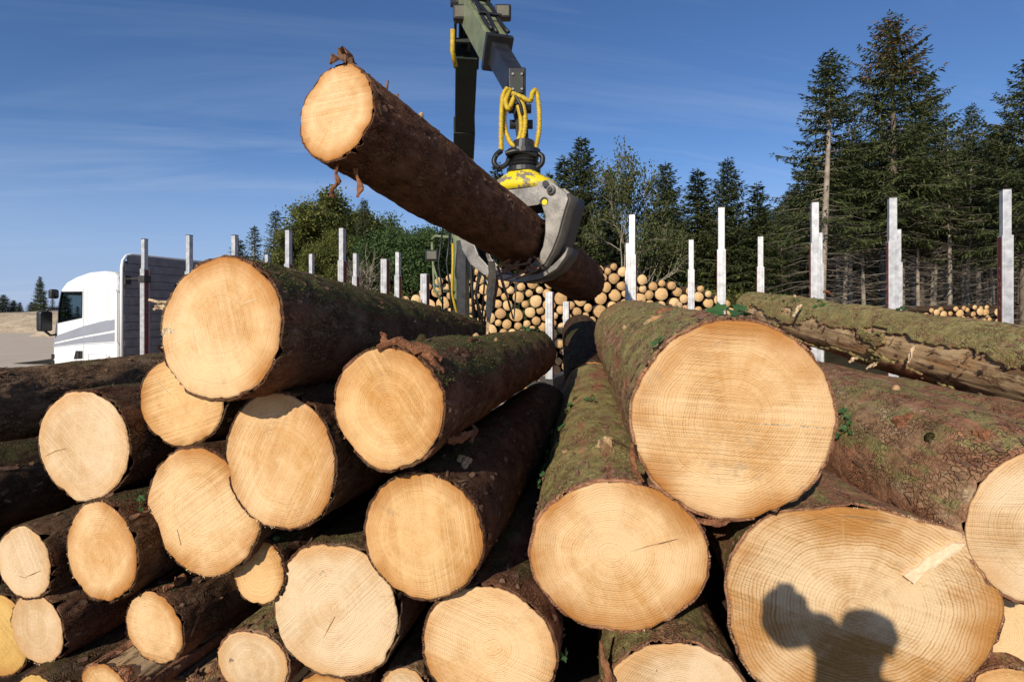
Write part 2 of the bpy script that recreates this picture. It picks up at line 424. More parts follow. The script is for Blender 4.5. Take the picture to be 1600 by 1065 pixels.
M = {}
M['bark'] = mat_bark()
M['cut'] = mat_cut('cut_wood', (0.75, 0.51, 0.27), (0.53, 0.275, 0.088), ring_k=0.44)
M['cut_orange'] = mat_cut('cut_wood_orange', (0.73, 0.465, 0.215), (0.51, 0.25, 0.07), saw_k=0.7, ring_k=0.38)
M['cut_pale'] = mat_cut('cut_wood_pale', (0.71, 0.525, 0.325), (0.50, 0.30, 0.13), ring_k=0.40, edge_c=(0.58, 0.34, 0.15))
M['cut_yellow'] = mat_cut('cut_wood_yellow', (0.66, 0.42, 0.135), (0.50, 0.27, 0.055))
M['cut_butt'] = mat_cut('cut_wood_butt', (0.70, 0.505, 0.29), (0.40, 0.195, 0.05), ring_w=0.0135, ring_k=0.75, saw_k=0.6, edge_c=(0.42, 0.19, 0.05), rscale=0.5, rim_rings=0.8, rim0_=0.58)
M['torn'] = mat_torn()
M['torn_red'] = mat_torn('torn_bark_inside', (0.10, 0.032, 0.016), (0.42, 0.19, 0.09))
M['splinter'] = mat_torn('fresh_splinter', (0.55, 0.36, 0.18), (0.90, 0.72, 0.48))
M['moss'] = mat_leaf('moss_blades', (0.035, 0.05, 0.012), (0.15, 0.16, 0.045), 0.2)
M['ivy'] = mat_leaf('ivy_leaf', (0.035, 0.10, 0.03), (0.10, 0.21, 0.07), 0.25)
M['flake'] = simple('bark_flake', (0.22, 0.125, 0.08), 0.9, 0, 0.6, 30, 0.6, 0.1)
M['needle'] = mat_leaf('spruce_needles', (0.024, 0.038, 0.013), (0.120, 0.140, 0.046), 0.25)
M['needle_brown'] = mat_leaf('spruce_cones', (0.12, 0.06, 0.02), (0.25, 0.13, 0.05), 0.1)
M['leaf_green'] = mat_leaf('broad_leaves', (0.05, 0.072, 0.016), (0.21, 0.21, 0.05), 0.35)
M['leaf_dark'] = mat_leaf('broad_leaves_dark', (0.035, 0.070, 0.020), (0.11, 0.165, 0.05), 0.35)
M['leaf_birch'] = mat_leaf('birch_leaves', (0.032, 0.050, 0.016), (0.125, 0.135, 0.04), 0.3)
M['trunk'] = simple('tree_trunk', (0.17, 0.135, 0.10), 0.9, 0, 0.5, 3.0, 0.6, 0.1)
M['trunk_pale'] = simple('tree_trunk_pale', (0.33, 0.28, 0.22), 0.9, 0, 0.45, 3.0, 0.5, 0.1)
M['twig'] = simple('dead_twigs', (0.27, 0.225, 0.175), 0.9, 0, 0.4, 3.0, 0, 0.1)
# ------------------------------------------------------------------ ground
def smooth(a, b, x):
    t = np.clip((x - a) / (b - a), 0, 1); return t * t * (3 - 2 * t)
def ground_z(x, y):
    x = np.asarray(x, float); y = np.asarray(y, float)
    k = (1 - smooth(5.9, 7.4, y - 0.22 * np.minimum(0, x + 2))) * smooth(-8, -5.5, x) * (1 - smooth(6.0, 8.5, x)) * smooth(-9, -5, y)
    hi = 0.62 + 0.20 * (1 - smooth(0.5, 1.5, y))
    p = np.stack([x.ravel() * 0.35, y.ravel() * 0.35, 0 * x.ravel()], 1)
    near = np.exp(-((x / 60) ** 2 + (y / 60) ** 2))
    return hi * k + (0.03 * fbm(p, 5, 3).reshape(x.shape)) * near
g = np.linspace(-1, 1, 141)
gx = np.sign(g) * (np.sinh(np.abs(g) * 6.2) / np.sinh(6.2)) * 1500
GX, GY = np.meshgrid(gx, gx + 6)
GZ = ground_z(GX, GY)
n = len(g)
ii = np.arange(n * n).reshape(n, n)
Q = np.stack([ii[:-1, :-1], ii[:-1, 1:], ii[1:, 1:], ii[1:, :-1]], -1).reshape(-1, 4)
t = NT('gravel_yard'); o = t.obj()
gn1 = t.noise(o, 0.35, 6, 0.6); gn2 = t.noise(o, 9, 6, 0.7); gn3 = t.noise(o, 55, 4, 0.7)
gc = t.ramp(t.m('ADD', t.m('MULTIPLY', gn1, 0.5), t.m('MULTIPLY', gn2, 0.5)), [(0.3, (0.52, 0.42, 0.31)), (0.7, (0.66, 0.55, 0.42))])
gc = t.mix(t.mr(gn3, 0.55, 0.7, 0, 0.5), gc, (0.66, 0.60, 0.50))
M['gravel'] = t.fin(gc, 0.95, t.bump(t.m('ADD', gn2, gn3), 0.5, 0.02), spec=0.1)
ground = link('ground', npmesh('ground', np.stack([GX, GY, GZ], -1).reshape(-1, 3), Q), None, (M['gravel'],))
tag(ground, kind='structure')

# pale sand bank at the far side of the yard
bx = np.linspace(-170, -22, 120); by = np.linspace(0, 1, 26)
BX, BY = np.meshgrid(bx, by)
nz = fbm(np.stack([BX.ravel() * 0.12, BY.ravel() * 3, 0 * BX.ravel()], 1), 9, 5).reshape(BX.shape)
prof = np.interp(BY, [0, 0.25, 0.45, 0.7, 1.0], [-0.05, 1.5, 2.55, 2.75, 2.6])
fade = smooth(-22, -32, BX)
BZ = prof * (1 + 0.16 * nz) * fade + 0.25 * nz * (BY > 0.05) * fade - 0.05
m_, k_ = BX.shape
ii = np.arange(m_ * k_).reshape(m_, k_)
Q = np.stack([ii[:-1, :-1], ii[:-1, 1:], ii[1:, 1:], ii[1:, :-1]], -1).reshape(-1, 4)
t = NT('sand'); o = t.obj()
sn = t.noise(t.mapping(o, (1, 1, 2.5)), 0.5, 8, 0.65)
M['sand'] = t.fin(t.ramp(sn, [(0.3, (0.36, 0.27, 0.17)), (0.7, (0.58, 0.47, 0.335))]), 0.95, t.bump(sn, 0.8, 0.5), spec=0.1)
bank = link('sand_bank', npmesh('sand_bank', np.stack([BX, 68 + BY * 14 + 1.5 * nz, BZ], -1).reshape(-1, 3), Q), None, (M['sand'],))
tag(bank, kind='structure')
rng = np.random.default_rng(4)
# a low heap of spoil in front of the bank
hx = np.linspace(-1, 1, 40); HX, HY = np.meshgrid(hx, hx)
hn = fbm(np.stack([HX.ravel() * 4, HY.ravel() * 4, 0 * HX.ravel()], 1), 21, 4).reshape(HX.shape)
HZ = np.clip(1 - HX ** 2 - HY ** 2, 0, 1) * (1.15 + 0.7 * hn) - 0.02
ii = np.arange(1600).reshape(40, 40)
Q = np.stack([ii[:-1, :-1], ii[:-1, 1:], ii[1:, 1:], ii[1:, :-1]], -1).reshape(-1, 4)
heap = link('spoil_heap', npmesh('spoil_heap', np.stack([HX * 5.5 - 46.5, HY * 3 + 59, HZ], -1).reshape(-1, 3), Q), None, (M['sand'],))
tag(heap, kind='structure')

# needle litter under the wood
fx = np.linspace(-24, 95, 100); fy = np.linspace(0, 1, 60)
FX, FY = np.meshgrid(fx, fy)
y0 = 20 + 2.2 * np.sin(FX * 0.35) + 8 * smooth(5, -20, FX) + 0.0 * FX
FYY = y0 + FY * (110 - y0)
FZ = ground_z(FX, FYY) + 0.012 + 0.10 * (1 + fbm(np.stack([FX.ravel() * 0.4, FYY.ravel() * 0.4, 0 * FX.ravel()], 1), 3, 4).reshape(FX.shape)) * smooth(0, 0.05, FY)
ii = np.arange(6000).reshape(60, 100)
Q = np.stack([ii[:-1, :-1], ii[:-1, 1:], ii[1:, 1:], ii[1:, :-1]], -1).reshape(-1, 4)
M['litter'] = simple('forest_litter', (0.055, 0.045, 0.025), 0.95, 0, 0.6, 1.6, 0.6, 0.1)
litter = link('forest_floor', npmesh('forest_floor', np.stack([FX, FYY, FZ], -1).reshape(-1, 3), Q), None, (M['litter'],))
tag(litter, kind='structure')

# dark bark-litter sheet added to put black shade in the pile's gaps
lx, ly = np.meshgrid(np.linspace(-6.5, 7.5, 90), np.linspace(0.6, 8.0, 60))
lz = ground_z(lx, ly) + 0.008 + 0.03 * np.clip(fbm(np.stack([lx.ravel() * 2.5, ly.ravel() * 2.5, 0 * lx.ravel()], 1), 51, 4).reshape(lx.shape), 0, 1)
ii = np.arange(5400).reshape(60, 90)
M['shade_crumbs'] = simple('bark_shade_crumbs', (0.07, 0.045, 0.03), 0.95, 0, 0.6, 18.0, 0.9, 0.05)
tag(link('bark_shade_ground', npmesh('bark_shade_ground', np.stack([lx, ly, lz], -1).reshape(-1, 3), np.stack([ii[:-1, :-1], ii[:-1, 1:], ii[1:, 1:], ii[1:, :-1]], -1).reshape(-1, 4)), None, (M['shade_crumbs'],)), kind='structure')

# ------------------------------------------------------------------ logs of the pile
LOGS = {}
class Log: pass

def make_log(key, label, px, py, w, h, z, theta, pitch=0.0, L=3.1, taper=0.10, skew=0.0, moss=0.45, red=0.4, dark=0.4, cut='cut',
             outline=None, rc=None, flare=0.35, pith=(0.0, 0.0), saw=0.3, peel=None, rough=1.0, nt=112, ns=96, irr=0.035,
             flakes=40, blades=0, fibres=26, name='spruce_log', group=None, center=None, radius=None, bumps=()):
    seed = sum(ord(c) * (i + 3) for i, c in enumerate(key)) * 7
    rnd = np.random.default_rng(seed)
    th, ph, sk = R_(theta), R_(pitch), R_(skew)
    C = at(px, py, z) if center is None else Vector(center)
    d = Vector((math.sin(th) * math.cos(ph), math.cos(th) * math.cos(ph), math.sin(ph)))
    u = Vector((math.cos(th), -math.sin(th), 0)); v = u.cross(d)
    mat = Matrix(((u.x, d.x, v.x, C.x), (u.y, d.y, v.y, C.y), (u.z, d.z, v.z, C.z), (0, 0, 0, 1)))
    root = empty(name, mat=mat, label=label, cat='log', group=group)
    if radius is None:
        a = C.x / C.y; fac = math.cos(th + sk) + a * math.sin(th + sk)
        au, av = w / 2 * z / F / fac, h / 2 * z / F
    else: au = av = radius; fac = 1
    T = np.linspace(0, 2 * math.pi, nt, endpoint=False)
    def r_front(T):
        ct, st_ = np.cos(T), np.sin(T)
        if outline is None:
            r = au * av / np.sqrt((av * ct) ** 2 + (au * st_) ** 2)
            r = r * (1 + irr * fbm(np.stack([ct * 1.1, st_ * 1.1, 0 * T + seed * 0.37], 1), seed, 3))
        else:
            oa = np.array([q[0] for q in outline], float) % 360; orr = np.array([q[1] for q in outline], float) * z / F
            ox, oy = orr * np.cos(np.radians(oa)) / fac, orr * np.sin(np.radians(oa)); oa = np.degrees(np.arctan2(oy, ox)) % 360; orr = np.hypot(ox, oy)
            k = np.argsort(oa); oa, orr = oa[k], orr[k]
            oa = np.concatenate([oa - 360, oa, oa + 360]); orr = np.tile(orr, 3)
            td = np.degrees(T) % 360
            r = sum(np.interp(td + q, oa, orr) for q in (-6, -3, 0, 3, 6)) / 5
            r = r * (1 + 0.012 * fbm(np.stack([ct * 4, st_ * 4, 0 * T], 1), seed, 3))
        return r
    rbase = rc if rc else (au + av) / 2
    S = L * np.linspace(0, 1, ns + 1) ** 1.45
    def surf(T, s, relief=True):
        """radius at angle T and distance s along the log (broadcast arrays)"""
        r0 = r_front(T)
        k = np.exp(-s / flare) if outline is not None else np.exp(-s / 1.6)
        body = rbase * (1 + irr * 0.9 * fbm(np.stack([np.cos(T) * 0.9, np.sin(T) * 0.9, s * 0.9 + seed], 1), seed + 5, 3))
        r = (r0 * k + body * (1 - k)) * (1 - taper * s / L)
        if relief:
            P = np.stack([np.cos(T) * r, s * 0.6, np.sin(T) * r], 1)
            r = r + rough * (0.014 * fbm(P * 4.2, seed + 1, 3) + 0.006 * fbm(P * 17, seed + 2, 3)
                             + 0.0045 * (1 - 2 * np.abs(fbm(P * np.array([34, 26, 34]), seed + 3, 2))))
            for bt, bs, bw, bh in bumps:
                dt = np.angle(np.exp(1j * (T - R_(bt)))) * rbase
                r = r + bh * np.exp(-(dt ** 2 + ((s - bs) * 0.7) ** 2) / bw ** 2)
        return r
    TT, SS = np.meshgrid(T, S)
    Tf, Sf = TT.ravel(), SS.ravel()
    r = surf(Tf, Sf).reshape(TT.shape)
    X, Z = np.cos(TT) * r, np.sin(TT) * r
    yf = -math.tan(sk) * X[0]
    ct3 = np.stack([np.cos(T) * 7, np.sin(T) * 7, 0 * T], 1)
    chip = np.clip(fbm(ct3, seed + 8, 4) - 0.18, 0, 1) * 0.09
    rag = 0.005 * fbm(ct3 * 5, seed + 9, 3) + chip + 0.002
    Y = SS + yf * np.exp(-SS / 0.25) + rag * np.exp(-SS / 0.03)
    thick = 0.011 + 0.004 * fbm(ct3 * 0.6, seed + 4, 2)
    rin = r[0] - thick
    inner0 = np.stack([np.cos(T) * rin, Y[0] + 0.004, np.sin(T) * rin], 1)
    rb = r[-1] - 0.012
    innerL = np.stack([np.cos(T) * rb, 0 * T + L, np.sin(T) * rb], 1)
    V = np.concatenate([inner0, np.stack([X, Y, Z], -1).reshape(-1, 3), innerL])
    nr_ = ns + 3
    ii = np.arange(nr_ * nt).reshape(nr_, nt); jj = np.roll(ii, -1, 1)
    Q = np.stack([ii[:-1], ii[1:], jj[1:], jj[:-1]], -1)
    keep = np.ones(Q.shape[:2], bool)
    core = None
    if peel is not None:
        sm = np.concatenate([[0], (S[:-1] + S[1:]) / 2, [L]]); tm = T + math.pi / nt
        A_, B_ = np.meshgrid(tm, sm)
        gone = peel(A_.ravel(), B_.ravel(), np.stack([np.cos(A_.ravel()) * rbase, B_.ravel(), np.sin(A_.ravel()) * rbase], 1), seed).reshape(A_.shape)
        keep = ~gone
    Qk = Q[keep]
    if peel is not None:
        # bark edge thickness: wall down to the wood wherever bark is missing
        e = {}
        for q in Qk:
            for a_, b_ in zip(q, np.roll(q, -1)):
                k = (min(a_, b_), max(a_, b_)); e[k] = None if k in e else (a_, b_)
        ed = np.array([x for x in e.values() if x is not None])
        if len(ed):
            vs_, inv = np.unique(ed, return_inverse=True); inv = inv.reshape(ed.shape)
            low = V[vs_].copy(); rr = np.hypot(low[:, 0], low[:, 2])[:, None]
            low[:, [0, 2]] *= (rr - 0.018) / rr
            base = len(V); V = np.concatenate([V, low])
            Qk = np.concatenate([Qk, np.stack([ed[:, 1], ed[:, 0], inv[:, 0] + base, inv[:, 1] + base], 1)])
    bark = link('bark', npmesh('bark', V, Qk), root, (M['bark'],))
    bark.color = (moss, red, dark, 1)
    if peel is not None:
        r2 = surf(Tf, Sf, False).reshape(TT.shape) - 0.016 + 0.010 * fbm(np.stack([np.cos(Tf) * 7, Sf * 2.2, np.sin(Tf) * 7], 1), seed + 31, 4).reshape(TT.shape)
        Vc = np.stack([np.cos(TT) * r2, SS + 0.004 + yf * np.exp(-SS / 0.25), np.sin(TT) * r2], -1).reshape(-1, 3)
        ii2 = np.arange((ns + 1) * nt).reshape(ns + 1, nt); jj2 = np.roll(ii2, -1, 1)
        link('bare_wood', npmesh('bare_wood', Vc, np.stack([ii2[:-1], ii2[1:], jj2[1:], jj2[:-1]], -1).reshape(-1, 4)), root, (M['torn'],))
    # the sawn front face
    fr = np.concatenate([np.linspace(0.0, 1, 15)[1:-1] ** 0.8, [0.975, 1.0]])
    FR, FT = np.meshgrid(fr, T, indexing='ij')
    rc_ = np.maximum(rin, 0.02) + 0.002
    fX, fZ = np.cos(FT) * FR * rc_, np.sin(FT) * FR * rc_
    fY = -math.tan(sk) * fX - 0.003 + 0.0025 * fbm(np.stack([fX.ravel() * 9, 0 * fX.ravel(), fZ.ravel() * 9], 1), seed + 12, 3).reshape(fX.shape)
    fY[-1] += 0.005
    Vf = np.concatenate([[[0, -0.003, 0]], np.stack([fX, fY, fZ], -1).reshape(-1, 3)])
    nf = len(fr); i3 = 1 + np.arange(nf * nt).reshape(nf, nt); j3 = np.roll(i3, -1, 1)
    qf = np.stack([i3[:-1], i3[1:], j3[1:], j3[:-1]], -1).reshape(-1, 4)
    tf = np.stack([np.zeros(nt, int), i3[0], j3[0]], -1)
    me = npmesh('cut_face', Vf, qf, tf)
    at_ = me.attributes.new('rim', 'FLOAT', 'POINT'); at_.data.foreach_set('value', np.concatenate([[0], FR.ravel()]).astype(np.float32))
    face = link('cut_face', me, root, (M[cut],))
    face.color = (0.5 + pith[0] * au, 0.5 + pith[1] * av, rnd.random(), saw)
    # the sawn back end
    Vb = np.concatenate([[[0, L + 0.003, 0]], innerL * [1.0, 1, 1.0] + [0, 0.003, 0]])
    me = npmesh('cut_end', Vb, None, np.stack([np.zeros(nt, int), 1 + np.roll(np.arange(nt), -1), 1 + np.arange(nt)], -1))
    bk = link('cut_end', me, root, (M[cut],)); bk.color = face.color
    lg = Log(); lg.root, lg.mat, lg.surf, lg.L, lg.r, lg.yf, lg.rnd, lg.seed, lg.bark = root, mat, surf, L, rbase, yf, rnd, seed, bark
    lg.rin, lg.T, lg.sk = rin, T, sk
    if flakes: add_flakes(lg, flakes)
    if fibres: add_fibres(lg, fibres)
    if blades: add_moss(lg, blades)
    LOGS[key] = lg
    return lg

def point(lg, tdeg, s, lift=0.0):
    T = np.array([R_(tdeg)]); r = lg.surf(T, np.array([float(s)]))[0] + lift
    return Vector((math.cos(T[0]) * r, s, math.sin(T[0]) * r)), Vector((math.cos(T[0]), 0, math.sin(T[0])))

def add_flakes(lg, n):
    rnd = lg.rnd; V, Qs = [], []
    t = rnd.uniform(-20, 200, n); s = 0.02 + (lg.L - 0.1) * rnd.random(n) ** 1.8
    Tr = np.radians(t); r = lg.surf(Tr, s)
    for k in range(n):
        P = np.array([math.cos(Tr[k]) * r[k], s[k], math.sin(Tr[k]) * r[k]])
        N = np.array([math.cos(Tr[k]), 0, math.sin(Tr[k])]); A = np.array([0, 1.0, 0]); B = np.cross(N, A)
        rot = rnd.normal() * 0.5; A, B = A * math.cos(rot) + B * math.sin(rot), B * math.cos(rot) - A * math.sin(rot)
        l, w_ = rnd.uniform(0.006, 0.024) * (2.2 if rnd.random() < 0.15 else 1), rnd.uniform(0.004, 0.013)
        lift = rnd.uniform(0.002, 0.010); o = len(V)
        for i, a in enumerate((-1, 0, 1)):
            up = (0.001, lift * 0.35, lift)[i]
            for b in (-1, 0, 1):
                V.append(P + A * a * l * (1 - 0.25 * abs(b)) + B * b * w_ * (1 - 0.3 * (a == 1)) * rnd.uniform(0.7, 1.2) + N * (up - 0.002 * abs(b) + 0.002))
        for i in range(2):
            for j in range(2): Qs.append((o + i * 3 + j, o + i * 3 + 3 + j, o + i * 3 + 4 + j, o + i * 3 + 1 + j))
    o = link('bark_flakes', npmesh('bark_flakes', V, Qs), lg.root, (M['flake'],)); tag(o, kind='stuff')

def add_fibres(lg, n):
    """torn fibres and bark bits along the saw rim"""
    rnd = lg.rnd; V, Ts = [], []
    c = rnd.uniform(0, 2 * math.pi, 4)
    for k in range(n):
        a = c[rnd.integers(4)] + rnd.normal() * 0.25 if rnd.random() < 0.88 else rnd.uniform(0, 2 * math.pi)
        i = int((a % (2 * math.pi)) / (2 * math.pi) * len(lg.T)) % len(lg.T)
        r = lg.rin[i] + rnd.uniform(-0.002, 0.006); x, z = math.cos(a) * r, math.sin(a) * r
        y = -math.tan(lg.sk) * x - 0.002
        l = rnd.uniform(0.002, 0.007); w_ = rnd.uniform(0.0012, 0.003)
        dr = np.array([math.cos(a), -rnd.uniform(-0.2, 0.6), math.sin(a)]) + rnd.normal(size=3) * 0.35
        tn = np.array([-math.sin(a), 0, math.cos(a)]); o = len(V); P = np.array([x, y, z])
        V += [P - tn * w_, P + tn * w_, P + dr * l]; Ts.append((o, o + 1, o + 2))
    o = link('rim_fibres', npmesh('rim_fibres', V, None, Ts, smooth=False), lg.root, (M['splinter'] if lg.seed % 2 else M['torn_red'],)); tag(o, kind='stuff')

def add_moss(lg, n):
    rnd = lg.rnd; m = int(n * 2.2)
    t = rnd.uniform(20, 165, m); s = 0.03 + (lg.L - 0.1) * rnd.random(m) ** 1.5
    Tr = np.radians(t); r = lg.surf(Tr, s)
    P = np.stack([np.cos(Tr) * r, s, np.sin(Tr) * r], 1)
    k = fbm(P * np.array([4, 2, 4]), lg.seed + 40, 3) > 0.02
    P, Tr = P[k][:n], Tr[k][:n]; m = len(P)
    N = np.stack([np.cos(Tr), 0 * Tr, np.sin(Tr)], 1)
    D = N + rnd.normal(size=(m, 3)) * 0.7; D /= np.linalg.norm(D, axis=1)[:, None]
    B = np.cross(D, rnd.normal(size=(m, 3))); B /= np.linalg.norm(B, axis=1)[:, None]
    l = rnd.uniform(0.004, 0.013, m)[:, None]; w_ = rnd.uniform(0.0015, 0.0035, m)[:, None]
    V = np.stack([P - B * w_ - N * 0.002, P + B * w_ - N * 0.002, P + D * l], 1).reshape(-1, 3)
    o = link('moss_tufts', npmesh('moss_tufts', V, None, np.arange(3 * m).reshape(m, 3), smooth=False), lg.root, (M['moss'],)); tag(o, kind='stuff')

def bark_strip(lg, pts, widths, mat='flake', name='bark_strip', curl=0.3, world=True, seed=1):
    """a curled ribbon of torn bark or wood with real thickness, through points"""
    inv = lg.mat.inverted(); rnd = random.Random(seed)
    P = [inv @ Vector(p) if world else Vector(p) for p in pts]
    V, Qs = [], []
    n = 12; path = []
    for i in range(n):
        f = i / (n - 1) * (len(P) - 1); k = min(int(f), len(P) - 2); q = f - k
        path.append((P[k].lerp(P[k + 1], q), widths[k] * (1 - q) + widths[k + 1] * q))
    ref = Vector((rnd.uniform(-1, 1), rnd.uniform(-1, 1), rnd.uniform(-0.3, 0.3)))
    for i, (p, w_) in enumerate(path):
        d = (path[min(i + 1, n - 1)][0] - path[max(i - 1, 0)][0]).normalized()
        b = d.cross(ref).normalized(); nn = b.cross(d)
        ang = curl * math.sin(i * 0.9 + seed); b2 = b * math.cos(ang) + nn * math.sin(ang); n2 = nn * math.cos(ang) - b * math.sin(ang)
        jj = rnd.uniform(0.75, 1.25)
        for th_ in (0.004, -0.004):
            for a in (-1, -0.3, 0.4, 1):
                V.append(p + b2 * a * w_ * jj + n2 * (th_ + curl * w_ * (a * a - 0.4)))
    for i in range(n - 1):
        o = i * 8
        for j in range(3):
            Qs.append((o + j, o + j + 1, o + 9 + j, o + 8 + j)); Qs.append((o + 4 + j, o + 12 + j, o + 13 + j, o + 5 + j))
        Qs.append((o, o + 8, o + 12, o + 4)); Qs.append((o + 3, o + 7, o + 15, o + 11))
    Qs += [(0, 4, 5, 1), (1, 5, 6, 2), (2, 6, 7, 3)]
    o = (n - 1) * 8; Qs += [(o + a, o + a + 1, o + a + 5, o + a + 4) for a in range(3)]
    return link(name, npmesh(name, V, Qs, smooth=False), lg.root, (M[mat],))

LEAF = [(0, 0), (0.28, -0.12), (0.62, 0.02), (0.50, 0.30), (0.72, 0.58), (0.36, 0.62), (0.14, 1.05), (0, 1.2)]
LEAF = LEAF + [(-x, y) for x, y in LEAF[-2:0:-1]]
def leaf_mesh():
    V = [(x * 0.5, y * 0.5, 0.12 * x * x - 0.10 * (y - 0.4) ** 2 + (0.03 if abs(x) < 0.01 else 0)) for x, y in LEAF] + [(0, 0.22, -0.02)]
    n = len(LEAF); me = npmesh('ivy_leaf', V, None, [(n, i, (i + 1) % n) for i in range(n)], smooth=False)
    me.materials.append(M['ivy']); return me
IVY = leaf_mesh()
def ivy(lg, tdeg, s, n=5, size=0.05, spread=0.06, seed=0):
    rnd = random.Random(seed * 13 + int(tdeg)); P, N = point(lg, tdeg, s, 0.006)
    A = Vector((0, 1, 0)); B = N.cross(A)
    pos = []
    mb = MB()
    for k in range(n):
        p = P + A * rnd.gauss(0, spread) + B * rnd.gauss(0, spread * 0.6)
        tt = math.degrees(math.atan2(p.z, p.x)); q, nn = point(lg, tt, max(0.01, p.y), 0.010 + rnd.random() * 0.015)
        pos.append((q, nn)); mb.tube([P, (P + q) / 2 + nn * 0.012, q], 0.0022, 5)
    st = mb.build('ivy_sprig', M['moss'], lg.root, True)
    for q, nn in pos:
        o = link('leaf', IVY, st); zax = (nn + Vector((rnd.gauss(0, .45), rnd.gauss(-0.5, .4), rnd.gauss(0.2, .4)))).normalized()
        yax = zax.cross(Vector((rnd.gauss(0, 1), rnd.gauss(0, 1), rnd.gauss(0, 1)))).normalized(); xax = yax.cross(zax)
        sc = size * rnd.uniform(0.6, 1.25)
        o.matrix_local = Matrix(((xax.x, yax.x, zax.x, q.x), (xax.y, yax.y, zax.y, q.y), (xax.z, yax.z, zax.z, q.z), (0, 0, 0, 1))) @ Matrix.Scale(sc, 4)

def peel_patch(t0, t1, s0, s1, amount=0.0, k=0.5):
    """bark torn off between two angles and two distances, with a ragged edge"""
    def f(T, s, P, seed):
        n = fbm(P * np.array([7, 3.2, 7]), seed + 60, 4)
        a = np.degrees(np.angle(np.exp(1j * (T - R_((t0 + t1) / 2))))) / ((t1 - t0) / 2)
        b = (s - (s0 + s1) / 2) / ((s1 - s0) / 2)
        return (np.maximum(np.abs(a), np.abs(b)) + k * n * 1.6 < 1 + amount)
    return f

ml = make_log  # high dark on left-pile logs puts side shade into their bark colour
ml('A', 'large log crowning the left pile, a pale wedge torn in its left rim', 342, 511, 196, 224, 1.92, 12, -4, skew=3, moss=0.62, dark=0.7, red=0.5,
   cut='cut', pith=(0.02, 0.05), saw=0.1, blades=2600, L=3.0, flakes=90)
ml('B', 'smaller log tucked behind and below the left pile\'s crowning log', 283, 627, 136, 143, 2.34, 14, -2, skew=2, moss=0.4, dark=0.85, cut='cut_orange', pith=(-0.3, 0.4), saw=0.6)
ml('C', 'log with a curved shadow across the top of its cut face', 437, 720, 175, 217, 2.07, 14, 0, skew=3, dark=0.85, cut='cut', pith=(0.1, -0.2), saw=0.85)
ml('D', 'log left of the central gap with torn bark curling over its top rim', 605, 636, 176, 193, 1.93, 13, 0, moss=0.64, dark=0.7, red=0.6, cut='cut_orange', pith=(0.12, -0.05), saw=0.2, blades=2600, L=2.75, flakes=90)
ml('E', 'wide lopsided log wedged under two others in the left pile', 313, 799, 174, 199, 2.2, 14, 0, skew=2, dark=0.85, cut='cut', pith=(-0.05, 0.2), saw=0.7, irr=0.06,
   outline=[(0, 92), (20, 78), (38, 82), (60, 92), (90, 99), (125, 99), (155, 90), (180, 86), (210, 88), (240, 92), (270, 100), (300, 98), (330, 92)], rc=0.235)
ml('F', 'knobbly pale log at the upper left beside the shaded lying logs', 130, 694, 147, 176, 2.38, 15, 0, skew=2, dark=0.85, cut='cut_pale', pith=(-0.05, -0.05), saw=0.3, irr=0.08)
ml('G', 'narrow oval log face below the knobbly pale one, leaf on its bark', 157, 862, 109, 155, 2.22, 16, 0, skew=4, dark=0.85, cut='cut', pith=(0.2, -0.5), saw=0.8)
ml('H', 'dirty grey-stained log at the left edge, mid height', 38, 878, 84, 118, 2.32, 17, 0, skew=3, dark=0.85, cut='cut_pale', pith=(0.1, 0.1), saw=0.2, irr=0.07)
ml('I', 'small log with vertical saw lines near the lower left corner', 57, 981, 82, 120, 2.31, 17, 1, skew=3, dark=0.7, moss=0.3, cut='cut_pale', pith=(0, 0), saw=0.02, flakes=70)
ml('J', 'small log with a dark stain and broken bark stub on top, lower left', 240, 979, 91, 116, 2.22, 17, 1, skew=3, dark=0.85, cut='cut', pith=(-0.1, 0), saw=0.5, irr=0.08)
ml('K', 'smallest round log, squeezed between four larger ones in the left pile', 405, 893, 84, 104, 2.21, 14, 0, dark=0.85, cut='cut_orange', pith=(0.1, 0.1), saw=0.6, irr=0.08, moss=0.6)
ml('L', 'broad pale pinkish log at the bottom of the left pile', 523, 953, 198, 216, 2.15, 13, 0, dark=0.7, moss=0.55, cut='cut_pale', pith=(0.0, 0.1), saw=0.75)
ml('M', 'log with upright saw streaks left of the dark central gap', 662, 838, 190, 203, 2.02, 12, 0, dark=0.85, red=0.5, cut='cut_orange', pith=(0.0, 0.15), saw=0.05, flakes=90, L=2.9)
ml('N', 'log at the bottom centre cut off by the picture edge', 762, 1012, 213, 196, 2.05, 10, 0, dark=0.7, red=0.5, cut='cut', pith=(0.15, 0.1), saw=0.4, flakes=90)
ml('O', 'mossy log with a sawn knot on top, right of the dark central gap', 965, 869, 275, 243, 2.1, 7, 3, moss=0.53, red=0.85, dark=0.05, cut='cut', pith=(-0.12, 0.05), saw=0.15, flakes=260,
   bumps=((92, 0.42, 0.07, 0.03), (150, 0.5, 0.1, 0.02)), L=3.2, blades=500)
ml('P', 'biggest round log on top of the right pile, ivy on its rim', 1145, 657, 322, 318, 2.0, 5.5, 3.4, moss=0.51, red=0.5, dark=0.0, cut='cut', pith=(-0.02, 0.08), saw=0.48, flakes=420, fibres=160, blades=700, L=3.3, taper=0.12)
ml('Q', 'huge flared butt log carrying the shadow of the photographer', 1345, 945, 400, 300, 2.08, 5, 1.5, moss=0.5, red=0.6, dark=0.12, cut='cut_butt', pith=(-0.1, -0.1), saw=0.4, rc=0.36, taper=0.05, flakes=120, fibres=120,
   outline=[(0, 222), (14, 218), (30, 212), (43, 186), (56, 166), (69, 156), (90, 152), (117, 168), (130, 192), (142, 208), (163, 220), (181, 216), (198, 214), (214, 216), (240, 180), (270, 165), (300, 175), (333, 208), (345, 212)], flare=0.30)
